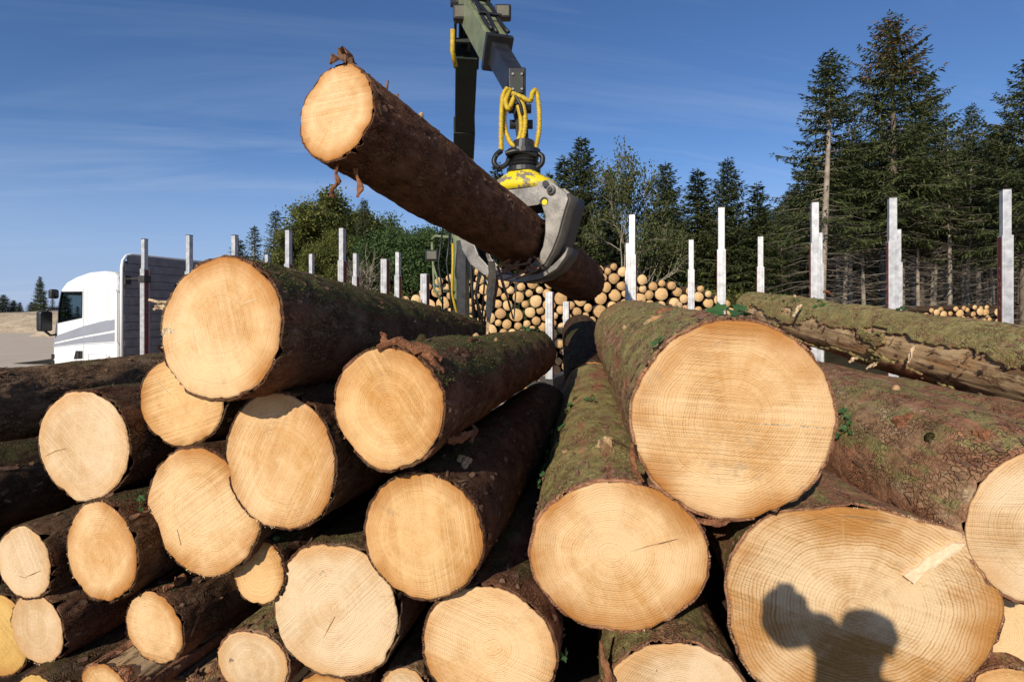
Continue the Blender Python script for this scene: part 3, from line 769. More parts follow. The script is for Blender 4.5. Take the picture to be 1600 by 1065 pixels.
ml('R', 'reddish log cut by the right picture edge, its bare bark filling the right side', 1634, 826, 252, 252, 2.0, 7, 2.0, moss=0.44, red=0.5, dark=0.15, cut='cut_pale', pith=(0.1, 0.05), saw=0.5, flakes=260, L=3.6, ns=130, taper=0.04,
   outline=[(a_, 126) for a_ in range(0, 360, 15)], rc=0.375, flare=0.22, bumps=((120, 0.25, 0.05, 0.02), (100, 0.15, 0.03, 0.02)), blades=700)
ml('S', 'pale log at the bottom edge under the mossy knot log', 1058, 1096, 234, 186, 2.15, 6, 0, moss=0.6, red=0.6, dark=0.25, cut='cut_pale', pith=(0.1, 0.1), saw=0.4, flakes=80)
ml('T', 'small grey-speckled log at the bottom left of the broad pale one', 395, 1037, 114, 104, 2.27, 13, 1, moss=0.5, red=0.5, dark=0.3, cut='cut_pale', pith=(0, 0), saw=0.1, flakes=80)
ml('V', 'yellow-stained log cut by the left picture edge', -6, 990, 100, 136, 2.52, 17, 0, dark=0.9, cut='cut_yellow', pith=(0, 0), saw=0.3)
ml('U', 'thin log with stripped orange wood at the bottom left edge', 165, 1075, 82, 76, 2.2, 20, 2, moss=0.2, red=0.7, dark=0.2, cut='cut', saw=0.3, peel=peel_patch(20, 110, 0.02, 0.9), flakes=50)
ml('X', 'thin crusty log end at the bottom left corner', 60, 1085, 70, 64, 2.2, 18, 1, dark=0.9, cut='cut_yellow', flakes=60)
ml('AB', 'rough-barked log at the bottom edge below the stained small log', 285, 1100, 110, 90, 2.36, 18, 2, dark=0.1, red=0.5, moss=0.4, cut='cut_orange', peel=peel_patch(60, 110, 0.05, 0.35), flakes=110)
ml('W', 'log end just showing under the broad pale one at the bottom edge', 512, 1100, 110, 100, 2.28, 13, 0, dark=0.9, cut='cut_orange')
ml('BB', 'brown-barked log end peeping out at the bottom, left of centre', 632, 1085, 80, 90, 2.3, 12, 0, dark=0.2, cut='cut_pale')
ml('CC', 'log end at the bottom right corner under the huge butt log', 1585, 1105, 150, 130, 2.2, 6, 0, dark=0.3, red=0.6, cut='cut_orange')
ml('DK', 'shaded log deep in the central gap behind the mossy logs', 0, 0, 0, 0, 2, 4, 13, L=2.2, center=(0.80, 5.45, 1.66), radius=0.27, dark=0.95, moss=0.4, flakes=0, fibres=0)  # bark darkened to paint in the shade of the gap
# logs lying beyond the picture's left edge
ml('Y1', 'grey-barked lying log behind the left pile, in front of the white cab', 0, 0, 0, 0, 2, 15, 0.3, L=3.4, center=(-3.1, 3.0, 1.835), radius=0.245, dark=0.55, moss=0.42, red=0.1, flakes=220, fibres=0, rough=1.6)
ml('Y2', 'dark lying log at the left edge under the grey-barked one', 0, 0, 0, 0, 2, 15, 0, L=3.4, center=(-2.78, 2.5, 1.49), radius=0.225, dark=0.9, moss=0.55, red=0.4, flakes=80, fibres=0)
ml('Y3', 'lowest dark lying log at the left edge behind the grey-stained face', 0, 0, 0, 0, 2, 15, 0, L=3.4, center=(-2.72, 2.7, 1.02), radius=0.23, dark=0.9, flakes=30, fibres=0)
# the far right log with its torn side, and what carries it
ml('Z1', 'mossy log on the far right with its side torn open to bare wood', 0, 0, 0, 0, 2, 2.0, 5.6, L=4.9, center=(3.12, 2.6, 1.985), radius=0.265, taper=0.12, dark=0.0, moss=0.60, red=0.6, flakes=420, fibres=0, ns=180, nt=128,
   peel=peel_patch(170, 222, 0.1, 4.6, 0.0, 1.15), blades=2200, name='spruce_log', rough=1.4)
ml('SA', 'barked log half hidden between the reddish log and the torn one', 0, 0, 0, 0, 2, 6, 0.5, L=4.9, center=(2.55, 2.12, 1.675), radius=0.255, dark=0.2, moss=0.45, red=0.6, flakes=80, fibres=0)
ml('SB', 'log under the torn one beyond the right picture edge', 0, 0, 0, 0, 2, 4, 2, L=3.6, center=(3.22, 2.6, 1.42), radius=0.28, dark=0.3, flakes=0, fibres=0)
ml('SC', 'log low in the right pile below the reddish one', 0, 0, 0, 0, 2, 6, 0, L=3.3, center=(2.05, 2.3, 1.06), radius=0.26, dark=0.3, red=0.6, flakes=60)

# torn details on the nearest logs
A, D, O, P, Qb, Rr = (LOGS[k] for k in 'ADOPQR')
def lp(lg, px, py):                         # point on the plane of a log's front face
    inv = lg.mat.inverted(); c = inv @ Vector((0, 0, CAMZ)); q = inv @ at(px, py, 2.0); dd = q - c
    n_ = Vector((math.sin(lg.sk), math.cos(lg.sk), 0)); return c + dd * (-(c.dot(n_)) / dd.dot(n_))
def face_strip(lg, pts, th=0.006, mat='splinter', name='torn_splinter', seed=0):
    rnd = random.Random(seed); L_ = [lp(lg, *p) for p in pts]; mb = MB()
    f0 = lambda p: p + Vector((0, -th - rnd.uniform(0, 0.004), 0)); f1 = lambda p: p + Vector((0, 0.004, 0))
    mb.prism(L_, f0, f1); return mb.build(name, M[mat], lg.root)
face_strip(A, [(255, 514), (262, 512), (274, 514), (275, 519), (262, 523), (255, 525)], 0.002, 'splinter')
M['crack'] = simple('drying_crack', (0.30, 0.165, 0.075), 0.9, 0, 0.4, 40)
M['pale_strip'] = simple('fresh_torn_strip', (0.84, 0.64, 0.41), 0.8, 0, 0.25, 60, 0.5, 0.2)
STRIP = [(1408, 896), (1417, 886), (1428, 884), (1446, 866), (1462, 858), (1484, 845), (1503, 846), (1494, 858), (1476, 868), (1456, 882), (1440, 888), (1424, 908), (1420, 905)]
cs_ = (sum(p[0] for p in STRIP) / 13, sum(p[1] for p in STRIP) / 13)
face_strip(Qb, [(cs_[0] + (x - cs_[0]) * 1.03 + 1.5, cs_[1] + (y - cs_[1]) * 1.03 + 2.5) for x, y in STRIP], 0.002, 'crack', 'split')
face_strip(Qb, STRIP, 0.016, 'pale_strip')
M['stain'] = simple('grey_stain', (0.24, 0.18, 0.12), 0.9, 0, 0.5, 30)
def crack(lg, pts, w_=1.2, mat='crack', name='crack'):
    n_ = len(pts); up = [(x, y - w_ * math.sin(math.pi * (i + 0.25) / n_)) for i, (x, y) in enumerate(pts)]; dn = [(x, y + w_ * math.sin(math.pi * (i + 0.25) / n_)) for i, (x, y) in enumerate(pts)]
    return face_strip(lg, up + dn[::-1], 0.0012, mat, name, 5)
crack(O, [(985, 861), (1010, 853), (1035, 847), (1058, 841)], 1.0); None
crack(LOGS['L'], [(503, 1012), (508, 992), (516, 976), (524, 962)], 1.0)
crack(LOGS['H'], [(28, 898), (40, 902), (52, 896), (66, 890)], 0.9); crack(LOGS['F'], [(72, 712), (88, 704), (105, 700)], 0.8)
crack(A, [(378, 478), (392, 470), (402, 468)], 1.2, 'splinter', 'pale_streak'); crack(P, [(1165, 661), (1200, 662), (1240, 665), (1290, 668)], 1.6, 'splinter', 'pale_streak')
crack(LOGS['B'], [(240, 590), (255, 605), (268, 616)], 1.4, 'splinter', 'pale_streak'); crack(LOGS['E'], [(278, 826), (281, 838), (284, 850)], 1.6, 'stain', 'stain')
crack(Qb, [(1250, 815), (1290, 806), (1340, 806), (1390, 816)], 1.2); crack(Qb, [(1440, 915), (1460, 908), (1480, 905)], 1.0)
def blotch(lg, cx_, cy_, rx, ry, mat='stain', name='stain', seed=0):
    rnd = random.Random(seed); face_strip(lg, [(cx_ + rx * rnd.uniform(0.5, 1.1) * math.cos(a * 0.5236), cy_ + ry * rnd.uniform(0.5, 1.1) * math.sin(a * 0.5236)) for a in range(12)], 0.0008, mat, name, seed)
blotch(J, 208, 952, 6, 9, seed=1) if False else None
blotch(LOGS['T'], 362, 1030, 4, 4, seed=2); blotch(LOGS['S'], 1030, 1046, 8, 5, 'torn_red', 'bark_scrap', 4)
blotch(Qb, 1504, 886, 5, 5, 'crack', 'knot', 6); blotch(LOGS['J'], 208, 952, 7, 9, seed=7); blotch(LOGS['L'], 505, 896, 8, 7, 'splinter', 'pale_knot', 8)
inv = A.mat.inverted()
for k, (px, py) in enumerate(((240, 472), (244, 478), (238, 480))):      # pale splinter standing off the left rim
    bark_strip(A, [at(px - 8 + 5 * k, py - 4 + 4 * k, 1.98), at(px + 6, py, 1.99), at(px + 24, py + 2 * k, 2.0)], [0.002, 0.005, 0.004], 'splinter', 'splinter', 0.3, seed=k)
bark_strip(D, [at(590, 545, 1.92), at(625, 532, 1.93), at(655, 543, 1.94), at(690, 560, 1.97)], [0.012, 0.02, 0.026, 0.012], 'torn_red', 'bark_strip', 0.6, seed=3)
bark_strip(D, [at(660, 552, 1.93), at(676, 562, 1.93), at(692, 582, 1.95)], [0.010, 0.018, 0.008], 'torn_red', 'bark_strip', 0.7, seed=8)
bark_strip(D, [at(596, 520, 2.05), at(602, 530, 2.0), at(612, 540, 1.97)], [0.006, 0.016, 0.012], 'torn_red', 'bark_strip', 0.5, seed=4)
Ml = LOGS['M']
bark_strip(Ml, [at(700, 690, 2.04), at(724, 684, 2.06), at(742, 672, 2.10)], [0.012, 0.020, 0.006], 'torn_red', 'bark_strip', 0.5, seed=5)
bark_strip(Ml, [at(735, 690, 2.1), at(742, 672, 2.12), at(738, 664, 2.14)], [0.01, 0.012, 0.004], 'torn_red', 'bark_strip', 0.5, seed=6)
J = LOGS['J']
bark_strip(J, [at(255, 925, 2.22), at(272, 912, 2.26), at(290, 905, 2.31)], [0.028, 0.03, 0.022], 'torn_red', 'bark_stub', 0.4, seed=7)
bark_strip(P, [at(988, 690, 2.0), at(990, 730, 2.01), at(1003, 752, 2.02)], [0.006, 0.012, 0.009], 'torn_red', 'bark_strip', 0.3, seed=9)
bark_strip(P, [at(1090, 812, 2.0), at(1120, 818, 2.0), at(1140, 812, 2.01)], [0.006, 0.014, 0.006], 'torn_red', 'bark_strip', 0.3, seed=10)
bark_strip(LOGS['S'], [at(938, 1000, 2.18), at(945, 1035, 2.16), at(955, 1068, 2.14)], [0.004, 0.014, 0.02], 'torn_red', 'bark_strip', 0.4, seed=11)
Z1 = LOGS['Z1']
for k, (px, py, dx, dy, yy) in enumerate(((1300, 462, -14, -6, 6.2), (1420, 566, 10, -26, 3.9), (1370, 568, -16, 8, 4.2), (1340, 560, -12, 6, 4.5), (1240, 494, 12, -18, 5.6))):
    bark_strip(Z1, [at(px, py, yy), at(px + dx * .6, py + dy * .6 - 3, yy - 0.03), at(px + dx, py + dy, yy)], [0.012, 0.018, 0.010], 'splinter' if k else 'torn_red', 'splinter', 0.5, seed=20 + k)
def rough_patch(lg, tdeg, s, rt, rs, mat, name, proud=0.014, seed=0):
    """ragged plate of knot wood or scraped bark that follows the log's surface"""
    n1, n2 = 9, 12; rnd = random.Random(seed); V, Qs = [], []
    for i in range(n1 + 1):
        f = i / n1
        for j in range(n2):
            a = 2 * math.pi * j / n2; k = f * (0.8 + 0.35 * math.sin(a * 3 + seed) * rnd.uniform(0.5, 1))
            p, nn = point(lg, tdeg + rt * k * math.cos(a), max(0.006, s + rs * k * math.sin(a)), 0)
            V.append(p + nn * (proud * (1 - f ** 3) - 0.006 * (f > 0.95) + rnd.uniform(-0.3, 0.3) * proud * (0 < f < 0.95)))
    for i in range(n1):
        for j in range(n2): Qs.append((i * n2 + j, i * n2 + (j + 1) % n2, (i + 1) * n2 + (j + 1) % n2, (i + 1) * n2 + j))
    return link(name, npmesh(name, V, Qs, smooth=False), lg.root, (M[mat],))
rough_patch(O, 94, 0.40, 10, 0.10, 'torn', 'knot', 0.020, 1)
rough_patch(P, 118, 0.72, 10, 0.09, 'torn', 'torn_patch', 0.010, 2)
rough_patch(P, 104, 0.95, 8, 0.10, 'torn_red', 'torn_patch', 0.012, 3)
rough_patch(Rr, 128, 0.50, 10, 0.06, 'torn_red', 'torn_patch', 0.014, 4)
rough_patch(Rr, 112, 0.14, 6, 0.04, 'torn_red', 'torn_patch', 0.016, 5)
rough_patch(Rr, 150, 1.1, 9, 0.08, 'torn_red', 'torn_patch', 0.008, 6)
rough_patch(D, 70, 0.8, 9, 0.12, 'torn_red', 'torn_patch', 0.008, 7)
rough_patch(Ml, 68, 0.22, 9, 0.06, 'torn', 'knot', 0.02, 8)
def stubs(lg, n, seed):
    rnd = random.Random(seed)
    for k in range(n):
        s_ = rnd.uniform(0.25, lg.L * 0.8); t_ = rnd.uniform(35, 150); p, nn = point(lg, t_, s_, -0.012); q = p + (nn + Vector((0, rnd.uniform(-0.5, 0.1), 0))).normalized() * rnd.uniform(0.022, 0.045)
        r_ = rnd.uniform(0.010, 0.020); mb = MB(); mb.tube([p, p.lerp(q, 0.6), q], [r_ * 1.7, r_ * 1.1, r_ * rnd.uniform(0.6, 0.9)], 8); mb.build('branch_stub', M['bark'] if k % 2 else M['torn'], lg.root, True)
stubs(O, 4, 1); stubs(P, 5, 2); stubs(Rr, 6, 3); stubs(Z1, 7, 4); stubs(D, 3, 5); stubs(A, 4, 6); stubs(LOGS['I'], 3, 7); stubs(LOGS['N'], 2, 8)
for lg, t_, s_, n_, sz, sp in ((O, 160, 0.75, 7, 0.06, 0.08), (O, 150, 1.15, 6, 0.05, 0.08), (O, 172, 0.55, 4, 0.05, 0.05), (O, 100, 1.5, 4, 0.05, 0.06), (O, 135, 1.5, 5, 0.05, 0.08),
                               (P, 133, 0.02, 3, 0.045, 0.012), (P, 82, 0.18, 4, 0.13, 0.05), (Rr, 152, 0.75, 5, 0.06, 0.045), (Rr, 140, 0.9, 2, 0.05, 0.02),
                               (Z1, 120, 3.4, 5, 0.05, 0.08), (Z1, 110, 2.9, 6, 0.06, 0.08), (Z1, 85, 1.9, 5, 0.07, 0.05), (Z1, 130, 3.9, 5, 0.05, 0.1), (D, 88, 2.4, 7, 0.05, 0.08),
                               (LOGS['G'], 55, 0.07, 4, 0.045, 0.03), (LOGS['N'], -5, 0.02, 4, 0.035, 0.03), (LOGS['K'], 60, 0.03, 3, 0.04, 0.02)):
    ivy(lg, t_, s_, n_, sz, sp, seed=n_ + int(s_ * 10))
# ------------------------------------------------------------------ timber truck and trailer
M['white'] = simple('white_paint', (0.80, 0.80, 0.79), 0.28, 0, 0.05, 2.0, 0, 0.5)
M['alu'] = simple('galvanised_stake', (0.52, 0.52, 0.525), 0.45, 0.35, 0.35, 9.0, 0.25, 0.5, dirt=(0.42, 0.40, 0.38))
M['alu_board'] = simple('weathered_aluminium_board', (0.25, 0.225, 0.22), 0.6, 0.1, 0.3, 5.0, 0.3, 0.4, dirt=(0.14, 0.12, 0.11))
M['red'] = simple('red_strip', (0.20, 0.035, 0.025), 0.55, 0, 0.35, 12.0)
M['letter'] = simple('strip_letters', (0.30, 0.16, 0.14), 0.6, 0, 0.3, 30)
M['stripe'] = simple('grey_blue_stripe', (0.27, 0.285, 0.33), 0.3, 0, 0.1, 3.0, 0, 0.5)
M['stripe_light'] = simple('light_grey_stripe', (0.45, 0.47, 0.52), 0.3, 0, 0.1, 3.0, 0, 0.5)
M['black'] = simple('black_plastic', (0.016, 0.016, 0.018), 0.4, 0, 0.3, 6.0)
M['rubber'] = simple('tyre_rubber', (0.022, 0.021, 0.020), 0.8, 0, 0.3, 6.0, 0.3)
M['dark_steel'] = simple('dark_chassis', (0.05, 0.045, 0.042), 0.6, 0.2, 0.4, 4.0, 0.2, dirt=(0.13, 0.10, 0.075))
M['rim'] = simple('wheel_rim', (0.45, 0.45, 0.46), 0.4, 0.6, 0.2, 5.0)
t = NT('cab_glass'); M['glass'] = t.fin((0.30, 0.36, 0.36), 0.02, spec=0.5, Transmission_Weight=1.0, IOR=1.05)
M['seat'] = simple('cab_trim', (0.05, 0.05, 0.055), 0.8, 0, 0.3, 5.0)

T0 = Vector((-8.97, 12.5, 0)); bvec = Vector((0.95, -0.312, 0)).normalized(); wvec = Vector((-bvec.y, bvec.x, 0))
TM = Matrix(((bvec.x, wvec.x, 0, T0.x), (bvec.y, wvec.y, 0, T0.y), (0, 0, 1, 0), (0, 0, 0, 1)))
def along(px, lateral):
    """distance along the truck at which a line at this lateral offset is seen in the given column"""
    k = (px - CX) / F; O_ = T0 + wvec * lateral
    return (k * O_.y - O_.x) / (bvec.x - k * bvec.y)

truck = empty('timber_truck', mat=TM, label='white timber truck with grey headboard, parked behind the left pile', cat='truck')
# cab shell: profile seen from the side, rounded towards both flanks, with real window openings
prof = [(-0.14, 0.75), (-0.12, 3.10), (-0.16, 3.27), (-0.28, 3.37), (-0.62, 3.41), (-1.10, 3.385), (-1.55, 3.285), (-1.86, 3.17), (-2.02, 3.03), (-2.10, 2.86),
        (-2.22, 2.30), (-2.30, 1.95), (-2.33, 1.4), (-2.33, 0.62), (-2.0, 0.55), (-1.9, 0.80), (-1.55, 1.02), (-1.1, 1.02), (-0.8, 0.8), (-0.6, 0.72)]
pc = Vector((-1.2, 2.0))
def inset(p, d):
    v = Vector(p) - pc; return pc + v * (1 - d / v.length)
win = [(-1.28, 2.30), (-1.27, 2.93), (-2.00, 2.935), (-2.105, 2.55), (-2.12, 2.17)]
win = win[::-1]
mb = MB()
rings = [(0.0, 0.09), (0.015, 0.045), (0.05, 0.012), (0.11, 0.0), (2.39, 0.0), (2.45, 0.012), (2.485, 0.045), (2.5, 0.09)]
V, Fs = [], []; n = len(prof)
for y, d in rings:
    for p in prof: q = inset(p, d); V.append((q.x, y, q.y))
for i in range(len(rings) - 1):
    for k in range(n):
        if 9 <= k <= 9: continue                      # windscreen opening
        Fs.append((i * n + k, i * n + (k + 1) % n, (i + 1) * n + (k + 1) % n, (i + 1) * n + k))
for base, y in ((0, 0.0), ((len(rings) - 1) * n, 2.5)):
    o = len(V); V += [(p[0], y, p[1]) for p in win]
    bm_ = bmesh.new(); vo = [bm_.verts.new(V[base + k]) for k in range(n)]; vi = [bm_.verts.new(V[o + k]) for k in range(len(win))]
    es = [bm_.edges.new((vo[k], vo[(k + 1) % n])) for k in range(n)] + [bm_.edges.new((vi[k], vi[(k + 1) % len(win)])) for k in range(len(win))]
    bmesh.ops.triangle_fill(bm_, use_beauty=True, edges=es)
    ix = {v: base + k for k, v in enumerate(vo)}; ix.update({v: o + k for k, v in enumerate(vi)})
    Fs += [tuple(ix[v] for v in f.verts) for f in bm_.faces]; bm_.free()
mb.add(V, Fs)
body = mb.build('cab_body', M['white'], truck)
def sidepoly(name, pts, mat, y0=-0.006, y1=0.004, parent=None, bevel=0):
    mb = MB(); mb.prism(pts, lambda p: (p[0], y0, p[1]), lambda p: (p[0], y1, p[1])); return mb.build(name, mat, parent or truck, bevel=bevel)
def ringpoly(name, pts, d, mat, y0, y1, parent=None):
    c = sum((Vector(p) for p in pts), Vector((0, 0))) / len(pts); mb = MB(); n = len(pts)
    inn = [Vector(p) + (c - Vector(p)).normalized() * d for p in pts]
    V = [(p[0], y, p[1]) for y in (y0, y1) for q in (pts, inn) for p in q]; Fs = []
    for k in range(n):
        j = (k + 1) % n; a, b = k, j
        Fs += [(a, b, n + b, n + a), (2 * n + a, 3 * n + a, 3 * n + b, 2 * n + b), (a, 2 * n + a, 2 * n + b, b), (n + a, n + b, 3 * n + b, 3 * n + a)]
    mb.add(V, Fs); return mb.build(name, mat, parent or truck)
for ys in ((-0.008, 0.03), (2.47, 2.508)):
    w_ = ringpoly('window_frame', win, 0.035, M['black'], *ys)
    ym = sum(ys) / 2; mb = MB(); mb.prism(win, lambda p: (p[0], ym - 0.002, p[1]), lambda p: (p[0], ym + 0.002, p[1])); mb.build('pane', M['glass'], w_)
mb = MB(); mb.beam((-2.16, 1.25, 2.58), (-2.16, 1.2501, 2.58), 0.01, 0.01)
mb = MB(); a_, b_ = Vector((-2.10, 2.86)), Vector((-2.22, 2.30))
mb.add([(a_.x, 0.06, a_.y), (a_.x, 2.44, a_.y), (b_.x, 2.44, b_.y), (b_.x, 0.06, b_.y)], [(0, 1, 2, 3)]); mb.build('windscreen', M['glass'], truck)
# trim on the flank that faces the camera
sidepoly('stripe', [(-2.27, 1.70), (-1.27, 1.87), (-0.22, 2.02), (-0.22, 2.27), (-0.7, 2.21), (-1.27, 2.10), (-2.20, 1.86)], M['stripe'])
sidepoly('stripe', [(-2.28, 1.60), (-1.27, 1.70), (-0.22, 1.76), (-0.22, 1.97), (-1.27, 1.83), (-2.27, 1.665)], M['stripe'])
sidepoly('stripe', [(-2.28, 1.575), (-1.27, 1.665), (-0.22, 1.72), (-0.22, 1.745), (-1.27, 1.69), (-2.28, 1.59)], M['stripe_light'], -0.005)
for x in (-1.235,): sidepoly('door_seam', [(x, 0.9), (x, 3.0), (x + 0.012, 3.0), (x + 0.012, 0.9)], M['dark_steel'], -0.003)
ringpoly('side_locker', [(-1.08, 1.02), (-1.08, 1.46), (-0.48, 1.46), (-0.48, 1.02)], 0.02, M['stripe_light'], -0.007, 0.004)
ringpoly('side_panel', [(-1.12, 2.18), (-1.12, 2.95), (-0.42, 2.95), (-0.42, 2.25)], 0.014, M['white'], -0.009, 0.004)
h = sidepoly('door_handle', [(-1.55, 1.32), (-1.48, 1.52), (-1.27, 1.52), (-1.27, 1.34)], M['black'], -0.02)
MB().box(-1.40, -1.36, -0.035, -0.02, 1.34, 1.50).build('handle_grip', M['dark_steel'], h)
# rear corner deflector and its white grab tube
mb = MB(); mb.tube([(-0.14, -0.03, 2.95), (-0.08, -0.05, 2.85), (-0.08, -0.05, 1.75), (-0.06, 0.02, 1.62)], 0.022, 8); mb.build('grab_tube', M['white'], truck, True)
# mirrors, steps, bumper
mb = MB(); mb.box(-2.36, -2.18, -0.34, -0.06, 1.98, 2.46); mir = mb.build('mirror', M['black'], truck, bevel=0.05)
mb = MB(); mb.box(-2.181, -2.176, -0.31, -0.09, 2.03, 2.41); mb.build('mirror_glass', M['black'], mir)
for pts in ([(-2.28, -0.2, 2.42), (-2.24, -0.12, 2.52), (-2.08, 0.02, 2.52)], [(-2.28, -0.2, 2.0), (-2.22, -0.1, 1.88), (-2.18, 0.02, 1.9)]):
    mb = MB(); mb.tube(pts, 0.027, 8); mb.build('mirror_arm', M['black'], mir, True)
mb = MB(); mb.box(-2.24, -2.10, -0.16, 0.03, 2.76, 2.99); mb.build('front_mirror', M['black'], truck, bevel=0.05)
mb = MB(); mb.box(-2.42, -2.25, 0.02, 2.48, 0.45, 1.35); mb.build('bumper', M['black'], truck, bevel=0.04)
mb = MB()
for k in range(3): mb.box(-2.31, -2.24, -0.03, 0.02, 1.02 + k * 0.15, 1.12 + k * 0.15)
mb.build('grille_vent', M['black'], truck)
# inside the cab
for y in (0.55, 1.65):
    mb = MB(); mb.box(-1.25, -0.75, y - 0.25, y + 0.25, 1.55, 1.75); mb.box(-0.92, -0.72, y - 0.24, y + 0.24, 1.7, 2.35); mb.box(-0.9, -0.76, y - 0.14, y + 0.14, 2.38, 2.6); mb.build('seat', M['seat'], truck, bevel=0.04)
mb = MB(); mb.box(-2.15, -1.75, 0.1, 2.4, 1.55, 2.2); mb.build('dashboard', M['seat'], truck, bevel=0.05)
mb = MB(); cc = Vector((-1.52, 0.62, 2.22)); ring = []
for k in range(25):
    a = 2 * math.pi * k / 24; ring.append(cc + Vector((0.10 * math.sin(a), 0.22 * math.cos(a), 0.20 * math.sin(a))))
mb.tube(ring, 0.018, 6); mb.tube([cc, (-1.8, 0.62, 1.95)], 0.03, 6); mb.tube([ring[0], cc, ring[12]], 0.015, 5); mb.build('steering_wheel', M['black'], truck, True)
mb = MB(); mb.box(-2.0, -0.2, 0.1, 2.4, 1.0, 1.2); mb.build('cab_floor', M['dark_steel'], truck)

# headboard: horizontal boards in a rounded frame
hb = 13; top = 3.76
for k in range(hb):
    z0, z1 = 1.25 + k * (top - 1.25) / hb, 1.25 + (k + 1) * (top - 1.25) / hb - 0.012
    y0, y1 = 0.03, 2.47
    if k == hb - 1: y0, y1 = 0.12, 2.38
    if k == hb - 2: y0, y1 = 0.05, 2.45
    mb = MB(); mb.box(0.0, 0.035 + 0.004 * (k % 3), y0, y1, z0, z1); mb.build('board', M['alu_board'], truck)
mb = MB()
for y in (0.62, 1.25, 1.88): mb.box(-0.06, -0.002, y - 0.04, y + 0.04, 1.2, top - 0.03)
mb.box(-0.03, -0.003, 0.04, 2.46, 1.3, 3.62); mb.box(-0.028, -0.004, 0.14, 2.36, 3.62, 3.775)
mb.build('headboard_post', M['alu_board'], truck)
fr = [(0, 0.0, 1.2), (0, 0.0, 3.45), (0, 0.03, 3.62), (0, 0.11, 3.74), (0, 0.24, 3.785), (0, 2.26, 3.785), (0, 2.39, 3.74), (0, 2.47, 3.62), (0, 2.5, 3.45), (0, 2.5, 1.2)]
mb = MB(); mb.tube(fr, 0.034, 8); mb.build('headboard_frame', M['white'], truck, True)

def chassis(root, s0, s1, axles, bed=1.22):
    for y in (0.80, 1.70):
        mb = MB(); mb.box(s0, s1, y - 0.05, y + 0.05, 0.82, 1.12); mb.build('chassis_rail', M['dark_steel'], root)
    for s in axles:
        for y in (0.05, 2.10):
            mb = MB(); mb.lathe([(0.30, 0), (0.47, 0.0), (0.51, 0.05), (0.51, 0.28), (0.47, 0.34), (0.30, 0.34)], 28, (s, y, 0.51), 'y'); w_ = mb.build('wheel', M['rubber'], root, False)
            mb = MB(); mb.lathe([(0.05, -0.004), (0.16, -0.01), (0.20, 0.06), (0.27, 0.02), (0.305, -0.006), (0.305, 0.345), (0.05, 0.345)], 24, (s, y, 0.51), 'y'); mb.build('rim', M['rim'], w_, False)
        mb = MB(); mb.tube([(s, 0.2, 0.51), (s, 2.3, 0.51)], 0.07, 8); mb.build('axle', M['dark_steel'], root)

GAL = {}
def stake(root, s, y, ztop, zmid, zbase=1.28, side=1, red=True, text=False):
    """telescopic aluminium stake: lower profile with red side strips, narrower extension"""
    w_, d_ = 0.125, 0.13
    mb = MB(); mb.box(s - w_ / 2, s + w_ / 2, y - d_ / 2, y + d_ / 2, zbase, zmid)
    for q in (-0.03, 0.03): mb.box(s + q - 0.008, s + q + 0.008, y - d_ / 2 - 0.006, y - d_ / 2, zbase, zmid - 0.01)
    st = mb.build('stake', M['alu'], root, bevel=0.008)
    if ztop > zmid + 0.02:
        mb = MB(); mb.box(s - w_ * 0.39, s + w_ * 0.39, y - d_ * 0.38, y + d_ * 0.38, zmid - 0.05, ztop); mb.build('extension', M['alu'], st, bevel=0.006)
        mb = MB(); mb.box(s - w_ * 0.41, s + w_ * 0.41, y - d_ * 0.40, y + d_ * 0.40, ztop, ztop + 0.012); mb.build('end_cap', M['dark_steel'], st)
    if red:
        for sg in (-1, 1):
            mb = MB(); x = s + sg * w_ / 2; mb.box(min(x, x + sg * 0.004), max(x, x + sg * 0.004), y - d_ * 0.36, y + d_ * 0.36, zbase + 0.02, zmid - 0.02); mb.build('red_strip', M['red'], st)
    if text:
        sg = text; key = 'word'
        if key not in GAL:
            cu = bpy.data.curves.new('lettering', 'FONT'); cu.body = 'A\nL\nU\nC\nA\nR'; cu.align_x = 'CENTER'; cu.size = 0.085; cu.space_line = 1.25; cu.extrude = 0.001
            to = bpy.data.objects.new('lettering', cu); COL.objects.link(to)
            me = bpy.data.meshes.new_from_object(to.evaluated_get(bpy.context.evaluated_depsgraph_get())); bpy.data.objects.remove(to)
            me.materials.clear(); me.materials.append(M['letter']); GAL[key] = me
        o = link('lettering', GAL[key], st); o.rotation_euler = (R_(90), 0, R_(90) * sg)
        o.location = (s + sg * (w_ / 2 + 0.0055), y, zmid - 0.48)
    return st

def bunk(root, s):
    mb = MB(); mb.box(s - 0.07, s + 0.07, 0.0, 2.5, 1.12, 1.28); mb.build('bunk', M['dark_steel'], root)

NEAR, FAR = 0.05, 2.45
def put_stake(root, px, py_top, py_mid, lateral, **kw):
    s = along(px, lateral); y = (T0 + bvec * s + wvec * lateral).y
    z = lambda q: CAMZ - (q - CY) / F * y
    bunk(root, s) if lateral == NEAR else None
    return stake(root, s, lateral, z(py_top), z(py_mid), **kw)
chassis(truck, -2.1, 8.9, (-1.35, 4.6, 6.0))
for px, pt, pm, tx in ((226, 374, 420, 1), (296, 368, 424, 0), (367, 368, 440, 0), (451, 360, 412, 0), (535, 357, 407, 0), (602, 405, 405, 0), (664, 428, 428, 0)):
    put_stake(truck, px, pt, pm, NEAR, text=tx)
for px, pt, pm in ((345, 402, 440), (418, 398, 436), (487, 397, 432), (556, 396, 431), (622, 394, 430)):
    put_stake(truck, px, pt, pm, FAR)
# strap from the headboard to the first stake
s1 = along(226, NEAR); mb = MB(); mb.tube([(0.03, 0.03, 3.20), (s1 - 0.05, 0.0, 3.20)], 0.018, 6); mb.box(s1 - 0.09, s1 + 0.09, -0.03, 0.13, 3.10, 3.26); mb.box(0.03, 0.09, 0.02, 0.16, 3.08, 3.27)
mb.build('stay_bar', M['dark_steel'], truck)

